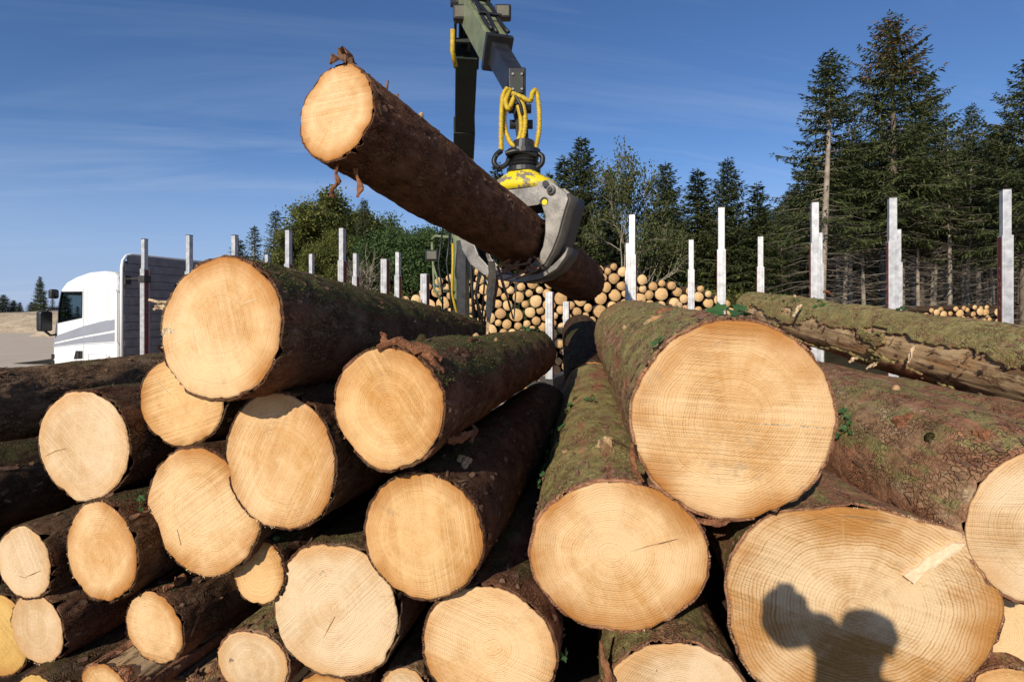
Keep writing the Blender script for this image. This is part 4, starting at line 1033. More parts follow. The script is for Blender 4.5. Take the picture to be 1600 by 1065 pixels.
sT = along(858, NEAR)
trailer = empty('timber_trailer', mat=TM, label='timber trailer with tall silver stakes behind the right pile', cat='trailer')
chassis(trailer, sT - 0.6, along(1570, NEAR) + 1.6, (11.6, 14.6, 15.9))
mb = MB(); mb.box(8.7, sT - 0.5, 1.15, 1.35, 0.75, 0.9); mb.build('drawbar', M['dark_steel'], trailer)
for px, pt, pm, tx in ((859, 456, 456, 0), (988, 336, 398, 0), (1127, 325, 390, 0), (1273, 317, 380, -1), (1394, 310, 377, -1), (1571, 297, 368, -1)):
    put_stake(trailer, px, pt, pm, NEAR, text=tx)
for px, pt, pm in ((885, 471, 471), (982, 380, 423), (1080, 375, 421), (1188, 370, 417), (1280, 364, 412), (1402, 359, 410), (1660, 352, 405)):
    put_stake(trailer, px, pt, pm, FAR)

# ------------------------------------------------------------------ loading crane
M['crane_green'] = simple('crane_green_paint', (0.175, 0.20, 0.105), 0.55, 0, 0.3, 5.0, 0.15, 0.4, dirt=(0.055, 0.045, 0.03))
M['crane_dark'] = simple('crane_dark_paint', (0.016, 0.024, 0.017), 0.55, 0, 0.5, 3.0, 0.15, 0.4, dirt=(0.05, 0.035, 0.02))
M['steel_dark'] = simple('oily_steel', (0.035, 0.035, 0.037), 0.4, 0.4, 0.4, 7.0, 0.1, 0.5)
M['hose_yellow'] = simple('yellow_hose_wrap', (0.56, 0.38, 0.02), 0.55, 0, 0.45, 40.0, 0.3, 0.4, (0.20, 0.14, 0.03))
M['hose_black'] = simple('black_hose', (0.014, 0.014, 0.014), 0.45, 0, 0.3, 8.0)
M['lamp_glass'] = simple('work_lamp_glass', (0.15, 0.14, 0.10), 0.2, 0, 0.2, 10.0)
M['steel'] = simple('bare_grapple_steel', (0.27, 0.25, 0.225), 0.45, 0.4, 0.5, 7.0, 0.3, 0.5, dirt=(0.13, 0.10, 0.075))
M['shell'] = simple('shaded_worn_steel', (0.085, 0.075, 0.065), 0.6, 0.2, 0.4, 9.0, 0.3, 0.4, dirt=(0.05, 0.035, 0.025))  # grapple steel darkened, the shell's shaded side put into its colour
t = NT('scraped_yellow_paint'); o = t.obj()
yn = t.mr(t.noise(o, 9, 7, 0.65), 0.50, 0.54)
yc = t.mix(yn, (0.72, 0.55, 0.01), (0.20, 0.17, 0.13))
M['yellow'] = t.fin(yc, 0.5, t.bump(yn, 0.3, 0.004), spec=0.4)

crane = empty('loading_crane', (-1.04, 11.16, 1.2), label='green knuckle-boom loading crane rising behind the lifted log', cat='crane')
OFF = -Vector((-1.04, 11.16, 1.2))
class CB(MB):
    def build(s, name, mats, parent=None, smooth=False, bevel=0, seg=2):
        if parent is crane or parent in CR: s.v = [tuple(Vector(v) + OFF) for v in s.v]
        return MB.build(s, name, mats, parent, smooth, bevel, seg)
CR = []
COLT = Vector((-1.04, 11.16, 4.15)); ELB = Vector((-0.56, 6.9, 6.33)); TIP = Vector((0.045, 4.80, 4.40))
cb = CB(); cb.lathe([(0.28, 0), (0.28, 0.25), (0.19, 0.35), (0.16, 1.9), (0.2, 2.0), (0.2, 2.9), (0.1, 3.0)], 20, (-1.04, 11.16, 1.15)); cb.build('column', M['crane_green'], crane, True)
cb = CB(); cb.box(-1.10, -0.90, 10.75, 10.92, 1.6, 3.85); cb.build('lift_cylinder', M['steel_dark'], crane, bevel=0.02)
cb = CB(); cb.beam(COLT, COLT.lerp(ELB, 0.58), 0.34, 0.38, 0.34, 0.36); cb.build('inner_boom', M['crane_dark'], crane, bevel=0.012)
cb = CB(); cb.beam(COLT.lerp(ELB, 0.57), COLT.lerp(ELB, 0.86), 0.30, 0.33, 0.30, 0.33); cb.build('inner_boom_head', M['crane_dark'], crane, bevel=0.01)
dI = (ELB - COLT).normalized(); uI = dI.cross(Vector((0, 0, 1))).normalized(); vI = uI.cross(dI)
for sx in (-0.155, 0.155):
    cb = CB(); cb.beam(COLT.lerp(ELB, 0.82) + uI * sx, COLT.lerp(ELB, 1.0) + uI * sx + vI * 0.03, 0.035, 0.30, 0.035, 0.20); cb.build('elbow_plate', M['crane_dark'], crane, bevel=0.01)
cb = CB(); cb.beam(COLT.lerp(ELB, 0.905) - uI * 0.15 - vI * 0.10, COLT.lerp(ELB, 0.905) + uI * 0.15 - vI * 0.10, 0.05, 0.05); cb.build('cross_bar', M['crane_dark'], crane)
cb = CB(); cb.tube([ELB - uI * 0.22, ELB + uI * 0.22], 0.055, 12); cb.build('elbow_pin', M['steel_dark'], crane, True)
cb = CB(); cb.tube([COLT.lerp(ELB, 0.5) + vI * 0.26, COLT.lerp(ELB, 0.93) + vI * 0.12 + uI * 0.04], 0.05, 10); cb.build('elbow_cylinder', M['steel_dark'], crane, True)
cb = CB(); cb.tube([COLT.lerp(ELB, 0.86) + uI * 0.05 - vI * 0.02, ELB + uI * 0.03 - dO_ * 0.0], 0.035, 8) if False else cb.tube([COLT.lerp(ELB, 0.84) - uI * 0.04, COLT.lerp(ELB, 0.99) - uI * 0.02], 0.032, 8); cb.build('linkage_rod', M['steel'], crane, True)
cb = CB()
for dx, r_ in ((-0.10, 0.02), (-0.05, 0.016), (0.02, 0.02)):
    cb.tube([COLT.lerp(ELB, f) + Vector((dx + 0.01 * math.sin(f * 9), 0, 0.20 + 0.02 * math.sin(f * 14 + dx * 30))) for f in np.linspace(0.1, 1, 10)], r_, 6)
cb.build('boom_hose', M['hose_black'], crane, True)
# outer boom: green box, dark extension, bracket
dO = (TIP - ELB).normalized()
cb = CB(); cb.beam(ELB - dO * 0.30, ELB + dO * 1.95, 0.25, 0.34, 0.235, 0.30); ob = cb.build('outer_boom', M['crane_green'], crane, bevel=0.012); CR.append(ob)
uO = dO.cross(Vector((0, 0, 1))).normalized(); vO = uO.cross(dO)
cb = CB(); cb.beam(ELB + dO * 1.94, ELB + dO * 2.02, 0.275, 0.345, 0.275, 0.345); cb.build('boom_collar', M['steel_dark'], ob, bevel=0.008)
cb = CB()
for q in (-0.085, 0.03, 0.085): cb.tube([ELB + dO * f + uO * q + vO * (0.20 + 0.015 * math.sin(f * 5 + q * 40)) for f in np.linspace(-0.3, 1.95, 12)], 0.020, 6)
cb.build('boom_hose', M['hose_black'], ob, True)
cb = CB()
for f in (0.1, 0.75, 1.4): cb.beam(ELB + dO * f + vO * 0.215 - uO * 0.12, ELB + dO * f + vO * 0.215 + uO * 0.12, 0.05, 0.02)
cb.build('hose_clamp', M['steel_dark'], ob)
cb = CB()
for k in range(5): cb.lathe([(0.012, -0.004), (0.012, 0.004)], 6, tuple(ELB + dO * 1.8 - uO * 0.125 + vO * (-0.1 + 0.05 * k)), 'x')
cb.build('bolt', M['steel_dark'], ob)
cb = CB(); cb.beam(ELB + dO * 1.9, TIP - dO * 0.05, 0.165, 0.22, 0.155, 0.20); cb.build('boom_extension', M['steel_dark'], crane, bevel=0.008)
cb = CB(); cb.tube([ELB + dO * 1.5 - vO * 0.20 - uO * 0.05, TIP - dO * 0.25 - vO * 0.13 - uO * 0.05], 0.028, 8); cb.build('extension_cylinder', M['steel_dark'], crane, True)
cb = CB(); cb.box(TIP.x - 0.075, TIP.x + 0.075, TIP.y - 0.10, TIP.y + 0.06, TIP.z - 0.20, TIP.z + 0.13); br = cb.build('tip_bracket', M['steel_dark'], crane, bevel=0.012); CR.append(br)
cb = CB(); cb.box(TIP.x - 0.055, TIP.x + 0.055, TIP.y - 0.115, TIP.y - 0.10, TIP.z - 0.10, TIP.z + 0.09)
cb.build('cover_plate', M['crane_dark'], br, bevel=0.004)
for bx_, bz_ in ((-0.038, 0.06), (0.038, 0.06), (-0.038, -0.07), (0.038, -0.07)):
    cb = CB(); cb.lathe([(0.011, -0.012), (0.011, 0.0)], 6, (TIP.x + bx_, TIP.y - 0.114, TIP.z + bz_), 'y'); cb.build('bolt', M['steel'], br)
# work lamps at the elbow and beside the column
def lamp(c, s, par):
    c = Vector(c); cb = CB(); cb.box(c.x - s, c.x + s, c.y - s * 0.3, c.y + s * 0.8, c.z - s * 0.85, c.z + s * 0.85); l = cb.build('work_lamp', M['black'], par, bevel=s * 0.2); CR.append(l)
    cb = CB(); cb.box(c.x - s * 0.72, c.x + s * 0.72, c.y - s * 0.36, c.y - s * 0.29, c.z - s * 0.6, c.z + s * 0.6); cb.build('lamp_glass', M['lamp_glass'], l, bevel=s * 0.03)
lamp((-0.60, 6.55, 6.02), 0.11, crane); lamp((-0.11, 6.55, 6.03), 0.10, crane); lamp((-1.62, 11.0, 3.58), 0.13, crane)

cb = CB(); cb.tube([(-0.74, 6.8, 5.95), (-0.75, 6.85, 5.7), (-0.72, 6.95, 5.55)], 0.03, 8); cb.build('hose_wrap', M['hose_yellow'], crane, True)
# tubular guard, ladder and hoses beside the column
cb = CB(); cb.tube([(-1.62, 11, 3.9), (-1.55, 11, 3.97), (-1.25, 11, 3.95), (-1.22, 11, 3.8)], 0.03, 8); cb.tube([(-1.62, 11, 3.85), (-1.58, 11.05, 2.9), (-1.4, 11.05, 2.6)], 0.025, 8)
cb.tube([(-1.6, 11, 3.4), (-1.45, 11, 2.9), (-1.2, 11, 2.85)], 0.022, 8); cb.tube([(-1.6, 11.05, 2.85), (-1.15, 11.05, 2.85)], 0.022, 8); cb.build('guard_rail', M['crane_green'], crane, True)
rs = random.Random(5)
for k in range(9):
    x = -1.36 + 0.10 * k; cb = CB(); y = 10.7 + rs.uniform(-0.1, 0.1)
    if -1.14 < x < -0.86: x += 0.28
    cb.tube([(x + 0.03 * rs.gauss(0, 1), y, 4.0 - 0.08 * k + rs.uniform(-.1, .1)), (x + rs.gauss(0, .05), y, 3.4), (x + rs.gauss(0, .06), y, 2.8), (x * 0.95 + rs.gauss(0, .04), y + 0.1, 2.1)], 0.018 + 0.012 * rs.random(), 6)
    cb.build('column_hose', M['hose_yellow'] if k == 2 else M['hose_black'], crane, True)
cb = CB(); cb.tube([(-1.9, 10.7, 2.05), (-1.25, 10.75, 2.45)], 0.085, 10); cb.build('stabiliser_ram', M['steel_dark'], crane, True)
cb = CB(); cb.box(-1.75, -0.3, 10.7, 11.6, 1.12, 1.45); cb.build('crane_base', M['crane_dark'], crane, bevel=0.02)
# hanging link, hoses around it
GP = Vector((0.10, 4.65, 0)); RT = Vector((0.095, 4.66, 3.84))
cb = CB(); cb.beam(TIP + Vector((0.02, -0.02, -0.16)), RT + Vector((0, 0, 0.02)), 0.125, 0.12, 0.095, 0.10, up=(0, 1, 0)); lk = cb.build('hanging_link', M['steel_dark'], crane, bevel=0.01); CR.append(lk)
cb = CB()
for f in (0.12, 0.5):
    c_ = (TIP + Vector((0.02, -0.02, -0.16))).lerp(RT, f); cb.tube([c_ + Vector((-0.10, 0, 0)), c_ + Vector((0.10, 0, 0))], 0.04, 10)
cb.build('link_pin', M['steel_dark'], lk, True)
def hose(pts, r=0.0235, mat='hose_yellow', name='hydraulic_hose', ribs=True):
    P3 = [at(*p) for p in pts]; cb = CB(); path = []
    for i in range(len(P3) - 1):
        p0, p1, p2, p3 = P3[max(i - 1, 0)], P3[i], P3[i + 1], P3[min(i + 2, len(P3) - 1)]
        for k in range(14):
            t_ = k / 14; path.append(0.5 * ((2 * p1) + (-p0 + p2) * t_ + (2 * p0 - 5 * p1 + 4 * p2 - p3) * t_ ** 2 + (-p0 + 3 * p1 - 3 * p2 + p3) * t_ ** 3))
    path.append(P3[-1])
    rr = [r * (1.0 if (i % 2 or not ribs) else 0.74) for i in range(len(path))]
    cb.tube(path, rr, 8); return cb.build(name, M[mat], crane, True)
hose([(793, 138, 4.62), (786, 150, 4.60), (784, 170, 4.60), (783, 200, 4.60), (783, 236, 4.62)])
hose([(797, 140, 4.64), (790, 158, 4.58), (795, 170, 4.57), (806, 150, 4.60), (818, 168, 4.60), (820, 200, 4.60), (812, 228, 4.60), (800, 226, 4.62), (790, 205, 4.64), (788, 180, 4.64), (796, 152, 4.66)])
hose([(800, 146, 4.60), (815, 152, 4.58), (828, 158, 4.58), (832, 146, 4.60), (838, 143, 4.62), (842, 170, 4.62), (842, 205, 4.62), (836, 236, 4.64)])
hose([(809, 165, 4.62), (813, 180, 4.62), (814, 205, 4.62), (808, 224, 4.62)])
hose([(820, 224, 4.62), (828, 232, 4.62), (836, 237, 4.62)], 0.018)
hose([(783, 236, 4.60), (775, 243, 4.58), (772, 254, 4.57), (780, 262, 4.57), (792, 256, 4.58), (796, 244, 4.6)], 0.022, 'hose_black', ribs=False)
hose([(836, 238, 4.60), (847, 244, 4.58), (846, 256, 4.57), (834, 264, 4.57), (822, 262, 4.58)], 0.022, 'hose_black', ribs=False)
hose([(790, 240, 4.55), (806, 236, 4.53), (822, 238, 4.54), (838, 243, 4.56)], 0.022, 'hose_black', ribs=False)
hose([(805, 150, 4.58), (812, 162, 4.57), (816, 178, 4.58)], 0.014, 'hose_black', ribs=False)

# ------------------------------------------------------------------ grapple
dH = Vector((0.427, 0.89, 0)).normalized(); pH = Vector((dH.y, -dH.x, 0))
GM = Matrix(((pH.x, dH.x, 0, GP.x), (pH.y, dH.y, 0, GP.y), (0, 0, 1, 0), (0, 0, 0, 1)))       # local: x across the log, y along it
grap = empty('log_grapple', mat=GM, label='steel log grapple with scraped yellow top, clamped round the lifted log', cat='grapple')
mb = MB(); mb.lathe([(0.10, 3.59), (0.145, 3.60), (0.145, 3.635), (0.115, 3.645), (0.13, 3.66), (0.115, 3.675), (0.13, 3.69), (0.115, 3.705), (0.13, 3.72), (0.105, 3.735), (0.145, 3.75), (0.145, 3.79), (0.10, 3.80), (0.09, 3.87), (0.05, 3.89)], 24); rt = mb.build('rotator', M['steel_dark'], grap, False)
mb = MB()
for k in range(10):
    a = 2 * math.pi * k / 10; mb.lathe([(0.011, 3.595), (0.011, 3.64)], 6, (0.125 * math.cos(a), 0.125 * math.sin(a), 0))
mb.build('rotator_bolt', M['steel_dark'], rt)
mb = MB(); V = []; Fs = []; sec = [(0.30, 0.19, 3.44), (0.285, 0.185, 3.50), (0.21, 0.16, 3.55), (0.14, 0.13, 3.585), (0.12, 0.12, 3.61)]
for a, b, z in sec:
    for k in range(20):
        t_ = 2 * math.pi * k / 20; c_, s_ = math.cos(t_), math.sin(t_); V.append((a * math.copysign(abs(c_) ** 0.7, c_), b * math.copysign(abs(s_) ** 0.7, s_), z))
for i in range(len(sec) - 1):
    for k in range(20): Fs.append((i * 20 + k, i * 20 + (k + 1) % 20, (i + 1) * 20 + (k + 1) % 20, (i + 1) * 20 + k))
Fs += [tuple(range(20)), tuple(range(80, 100))]; mb.add(V, Fs); mb.build('yellow_top', M['yellow'], grap, True)
# frame plates either side, rounded at the bottom
fp = [(-0.30, 3.45), (0.30, 3.45), (0.31, 3.40), (0.27, 3.30), (0.20, 3.262), (0.05, 3.255), (-0.10, 3.27), (-0.27, 3.32), (-0.32, 3.40)]
for y0 in (-0.165, 0.14):
    mb = MB(); mb.prism(fp, lambda p: (p[0], y0, p[1] + 0.02), lambda p: (p[0], y0 + 0.025, p[1] + 0.02)); mb.build('frame_plate', M['steel'], grap, bevel=0.004)
mb = MB(); mb.tube([(-0.24, 0, 3.36), (0.24, 0, 3.36)], 0.05, 12); mb.build('jaw_cylinder', M['steel_dark'], grap, True)
right = [(0.26, 3.46), (0.31, 3.475), (0.37, 3.42), (0.455, 3.345), (0.468, 3.30), (0.44, 3.22), (0.41, 3.12), (0.385, 3.03), (0.335, 2.91), (0.27, 2.80), (0.17, 2.745), (0.05, 2.74), (0.14, 2.79), (0.215, 2.86), (0.255, 2.94), (0.275, 3.05), (0.275, 3.18), (0.245, 3.27), (0.215, 3.32), (0.205, 3.39), (0.225, 3.44)]
left_o = [(-0.22, 3.45), (-0.33, 3.46), (-0.45, 3.38), (-0.53, 3.26), (-0.565, 3.10), (-0.535, 2.96), (-0.45, 2.83), (-0.32, 2.735), (-0.15, 2.68), (0.05, 2.66), (0.22, 2.69), (0.35, 2.76), (0.43, 2.86), (0.45, 2.93)]
left_i = [(0.39, 2.86), (0.31, 2.79), (0.20, 2.735), (0.05, 2.712), (-0.12, 2.735), (-0.27, 2.80), (-0.37, 2.90), (-0.42, 3.02), (-0.42, 3.15), (-0.36, 3.27), (-0.24, 3.33)]
def jaw(outer_poly, plates, shell, pin, name='jaw'):
    y0 = plates[0]
    mb = MB(); mb.prism(outer_poly, lambda p: (p[0], y0, p[1]), lambda p: (p[0], y0 + 0.028, p[1]))
    j = mb.build(name, M['steel'], grap, bevel=0.005)
    for y in plates[1:]:
        mb = MB(); mb.prism(outer_poly, lambda p: (p[0], y, p[1]), lambda p: (p[0], y + 0.028, p[1])); mb.build('jaw_plate', M['steel'], j, bevel=0.005)
    mb = MB(); V, Fs = [], []; n = len(shell)
    for y in (plates[0] + 0.014, plates[-1] + 0.014):
        for q in (0, 0.022):
            for i, p in enumerate(shell):
                a, b = Vector(shell[max(i - 1, 0)]), Vector(shell[min(i + 1, n - 1)]); dd = (b - a).normalized(); nn = Vector((-dd.y, dd.x)); V.append((p[0] + nn.x * q, y, p[1] + nn.y * q))
    for i in range(n - 1):
        Fs += [(i, i + 1, 2 * n + i + 1, 2 * n + i), (n + i, 3 * n + i, 3 * n + i + 1, n + i + 1), (i, n + i, n + i + 1, i + 1), (2 * n + i, 2 * n + i + 1, 3 * n + i + 1, 3 * n + i)]
    Fs += [(0, 2 * n, 3 * n, n), (n - 1, 2 * n - 1, 4 * n - 1, 3 * n - 1)]
    mb.add(V, Fs); mb.build('jaw_shell', M['shell'], j, True)
    mb = MB(); mb.lathe([(0.034, plates[0] - 0.03), (0.038, plates[0] - 0.02), (0.038, plates[-1] + 0.05), (0.034, plates[-1] + 0.06)], 16, (pin[0], 0, pin[1]), 'y'); mb.build('pivot_pin', M['steel'], j, True)
    return j
jr = jaw(right, (-0.19, 0.16), right[3:11], (0.33, 3.385))
mb = MB(); mb.lathe([(0.020, -0.235), (0.020, -0.215)], 12, (0.33, 0, 3.385), 'y'); mb.lathe([(0.026, -0.215), (0.026, -0.188)], 12, (0.285, 0, 3.435), 'y'); mb.build('lock_plate', M['steel_dark'], jr)
mb = MB(); mb.lathe([(0.036, -0.1915), (0.036, -0.188)], 18, (0.265, 0, 3.30), 'y'); hl = mb.build('inspection_hole', M['black'], jr)
mb = MB(); mb.lathe([(0.024, -0.1935), (0.024, -0.189)], 14, (0.271, 0, 3.293), 'y'); mb.build('yellow_paint_behind_hole', M['yellow'], hl)
jaw(left_o + left_i, (-0.13, 0.10), left_o[3:], (-0.30, 3.39))

# ------------------------------------------------------------------ the lifted log
hn = at(525, 176, 2.65); hf = at(912, 438, 6.2); dv = hf - hn
th_ = math.degrees(math.atan2(dv.x, dv.y)); ph_ = math.degrees(math.asin(dv.z / dv.length))
held = ml('HELD', 'log lifted in the grapple against the sky, torn bark hanging below its end', 525, 176, 117, 158, 2.65, th_, ph_, L=dv.length, taper=-0.02, moss=0.44, red=0.75, dark=0.75, cut='cut', pith=(0.1, 0.1), saw=0.5, flakes=140, rough=1.5, blades=500, fibres=80, ns=130)
bark_strip(held, [at(516, 100, 2.68), at(528, 88, 2.66), at(546, 86, 2.66), at(553, 100, 2.68)], [0.006, 0.034, 0.036, 0.010], 'flake', 'bark_flap', 0.9, seed=31)
bark_strip(held, [at(528, 256, 2.66), at(525, 272, 2.66), at(531, 284, 2.65), at(518, 298, 2.65), at(521, 308, 2.65)], [0.012, 0.010, 0.020, 0.012, 0.022], 'torn_red', 'bark_strip', 0.6, seed=32)
bark_strip(held, [at(554, 262, 2.7), at(558, 278, 2.7), at(562, 294, 2.69), at(558, 308, 2.69)], [0.016, 0.012, 0.022, 0.012], 'torn_red', 'bark_strip', 0.4, seed=33)
bark_strip(held, [at(598, 226, 2.80), at(606, 234, 2.79), at(614, 240, 2.79)], [0.008, 0.018, 0.006], 'torn_red', 'bark_strip', 0.5, seed=34)
bark_strip(held, [at(603, 140, 2.95), at(605, 132, 2.95), at(606, 126, 2.95)], [0.008, 0.006, 0.004], 'flake', 'bark_strip', 0.2, seed=35)
bark_strip(held, [at(619, 160, 3.05), at(621, 151, 3.05), at(622, 147, 3.05)], [0.009, 0.006, 0.004], 'flake', 'bark_strip', 0.2, seed=36)
bark_strip(held, [at(768, 408, 4.25), at(769, 432, 4.25), at(766, 460, 4.26), at(764, 490, 4.27), at(761, 522, 4.28)], [0.022, 0.030, 0.034, 0.020, 0.008], 'splinter', 'bark_strip', 0.3, seed=37)
bark_strip(held, [at(770, 415, 4.28), at(774, 445, 4.28), at(770, 485, 4.30)], [0.022, 0.03, 0.008], 'torn_red', 'bark_strip', 0.3, seed=38)
bark_strip(held, [at(778, 415, 4.3), at(788, 448, 4.31), at(797, 478, 4.32), at(802, 498, 4.33)], [0.040, 0.038, 0.026, 0.010], 'flake', 'bark_strip', 0.2, seed=39)
bark_strip(held, [at(806, 440, 4.3), at(805, 470, 4.31), at(803, 500, 4.32)], [0.006, 0.005, 0.003], 'splinter', 'bark_strip', 0.2, seed=40)
rs = random.Random(9)
for k in range(12):
    x0 = rs.uniform(790, 835); y0 = rs.uniform(402, 418)
    bark_strip(held, [at(x0, y0, 4.33), at(x0 + rs.uniform(-18, 18), y0 + rs.uniform(2, 14), 4.30), at(x0 + rs.uniform(-32, 22), y0 + rs.uniform(6, 24), 4.3)], [0.012, 0.010, 0.004], rs.choice(['flake', 'torn_red']), 'bark_strip', 0.3, seed=50 + k)

stubs(held, 5, 9)
# ------------------------------------------------------------------ stacks of smaller logs beyond the trailer
t = NT('stack_log_end'); o = t.obj(); info = t.node('ObjectInfo')
sx = t.node('SeparateXYZ', {0: o}); rr = t.m('SQRT', t.m('ADD', t.m('MULTIPLY', sx.outputs[0], sx.outputs[0]), t.m('MULTIPLY', sx.outputs[2], sx.outputs[2])))
nz_ = t.noise(t.node('VectorMath', {0: o, 1: info.outputs['Location']}, operation='ADD').outputs[0], 2.5, 5, 0.6)
f = t.m('ADD', t.m('MULTIPLY', t.m('SINE', t.m('MULTIPLY', rr, 60.0)), 0.10), t.m('ADD', t.m('MULTIPLY', nz_, 0.7), t.m('MULTIPLY', info.outputs['Random'], 0.45)))
c = t.ramp(f, [(0.25, (0.74, 0.52, 0.28)), (0.6, (0.60, 0.37, 0.16)), (0.95, (0.36, 0.21, 0.10))])
M['end'] = t.fin(c, 0.8, t.bump(nz_, 0.4, 0.02), spec=0.15)
M['bark_far'] = simple('stack_log_bark', (0.10, 0.065, 0.042), 0.9, 0, 0.6, 5.0, 0.8, 0.1)
def stack_mesh(seed, L=4.0):
    rnd = np.random.default_rng(seed); n = 18; T = np.linspace(0, 2 * math.pi, n, endpoint=False)
    r = 1 + 0.07 * fbm(np.stack([np.cos(T) * 1.3, np.sin(T) * 1.3, 0 * T + seed], 1), seed, 3) * 2
    V, Fq, Ft, mi = [], [], [], []
    S = [0, 0.02, L * 0.3, L * 0.7, L]
    for k, s in enumerate(S):
        q = r * (0.985 if k == 0 else 1 - 0.1 * s / L)
        V += [(math.cos(a) * b, s, math.sin(a) * b) for a, b in zip(T, q)]
    for k in range(len(S) - 1):
        for i in range(n): Fq.append((k * n + i, (k + 1) * n + i, (k + 1) * n + (i + 1) % n, k * n + (i + 1) % n))
    o = len(V); V.append((0, -0.01, 0)); V += [(math.cos(a) * b * 0.93, -0.012, math.sin(a) * b * 0.93) for a, b in zip(T, r)]
    for i in range(n):
        j = (i + 1) % n; Ft.append((o, o + 1 + i, o + 1 + j)); Fq.append((o + 1 + i, i, j, o + 1 + j))
    mi = [0] * (4 * n) + [0] * n + [1] * n
    me = npmesh('stack_log', V, Fq, Ft, mi); me.materials.append(M['bark_far']); me.materials.append(M['end']); return me
SM = [stack_mesh(s) for s in range(8)]
def stack(x0, x1, y, topf, rmin, rmax, label, group, nmax, seed, ymeander=0.25, zhide=0.0):
    rnd = np.random.default_rng(seed); C = np.zeros((0, 3)); fails = 0
    while len(C) < nmax and fails < 150:
        r = rmin + (rmax - rmin) * rnd.random() ** 1.5; best = None
        for x in rnd.uniform(x0, x1, 50):
            z = r
            if len(C):
                d = np.abs(C[:, 0] - x); k = d < C[:, 2] + r
                if k.any(): z = max(z, (C[k, 1] + np.sqrt((C[k, 2] + r) ** 2 - d[k] ** 2)).max())
            k_ = z - topf(x)
            if best is None or k_ < best[2]: best = (x, z, k_)
        if best[1] + r > topf(best[0]): fails += 1; continue
        C = np.concatenate([C, [[best[0], best[1], r]]])
    low = C[C[:, 1] < zhide]                       # the buried foot of the stack, one mass
    VV, QQ, TT_, mm = [], [], [], []
    for x, z, r in low:
        b_ = len(VV); me = SM[rnd.integers(8)]; y_ = y + rnd.normal() * ymeander * 0.5
        VV += [(x + v.co.x * r, y_ + v.co.y, z + v.co.z * r) for v in me.vertices]
        for p in me.polygons: (QQ if len(p.vertices) == 4 else TT_).append(tuple(b_ + i for i in p.vertices))
    if len(low):
        o = link('stack_foot', npmesh('stack_foot', VV, QQ, TT_, [0] * len(QQ) + [1] * len(TT_)), None, (M['bark_far'], M['end'])); tag(o, 'buried foot of ' + group.replace('logs of ', ''), 'logs', kind='stuff')
    for x, z, r in C[C[:, 1] >= zhide]:
        o = bpy.data.objects.new('stack_log', SM[rnd.integers(8)]); COL.objects.link(o)
        o.location = (x, y + rnd.normal() * ymeander * 0.5, z); o.scale = (r, 1, r)
        o.rotation_euler = (rnd.normal() * 0.008, rnd.uniform(0, 6.28), rnd.normal() * 0.02)
        tag(o, label, 'log', group)
    return C
YS = 15.6
pxs = np.array([600, 650, 690, 730, 800, 900, 960, 1000, 1060, 1110, 1145]); pys = np.array([468, 452, 430, 416, 424, 416, 410, 428, 438, 448, 466])
topx, topz = (pxs - CX) / F * YS, CAMZ - (pys - CY) / F * YS
C1 = stack(topx[0], topx[-1], YS, lambda x: np.interp(x, topx, topz), 0.105, 0.20, 'small round log in the tall stack behind the crane and stakes', 'logs of the tall stack behind the trailer', 420, 3, 0.12, 1.25)
YR = 25.0
C2 = stack((1445 - CX) / F * YR, (1640 - CX) / F * YR, YR, lambda x: np.interp(x, [19.0, 20.5, 22, 25], [2.66, 2.78, 2.84, 2.9]), 0.11, 0.19, 'thin log in the low far stack at the right edge by the wood', 'logs of the far right stack', 280, 8, 0.25, 1.75)

# ------------------------------------------------------------------ trees
def sticks(segs, n=5):
    """segs: list of (p0, p1, r0, r1) -> joined tapered tubes as arrays"""
    P0 = np.array([s[0] for s in segs], float); P1 = np.array([s[1] for s in segs], float); r0 = np.array([s[2] for s in segs]); r1 = np.array([s[3] for s in segs])
    D = P1 - P0; D /= np.linalg.norm(D, axis=1)[:, None] + 1e-9
    ref = np.where(np.abs(D[:, 2:3]) > 0.9, np.array([[1.0, 0, 0]]), np.array([[0, 0, 1.0]])); U = np.cross(D, ref); U /= np.linalg.norm(U, axis=1)[:, None]; W = np.cross(D, U)
    V = []
    for P, r in ((P0, r0), (P1, r1)):
        for k in range(n):
            a = 2 * math.pi * k / n; V.append(P + (U * math.cos(a) + W * math.sin(a)) * r[:, None])
    V = np.stack(V, 1).reshape(-1, 3); m = len(segs); base = np.arange(m)[:, None] * 2 * n
    Q = np.concatenate([np.stack([base[:, 0] + k, base[:, 0] + (k + 1) % n, base[:, 0] + n + (k + 1) % n, base[:, 0] + n + k], 1) for k in range(n)])
    return V, Q

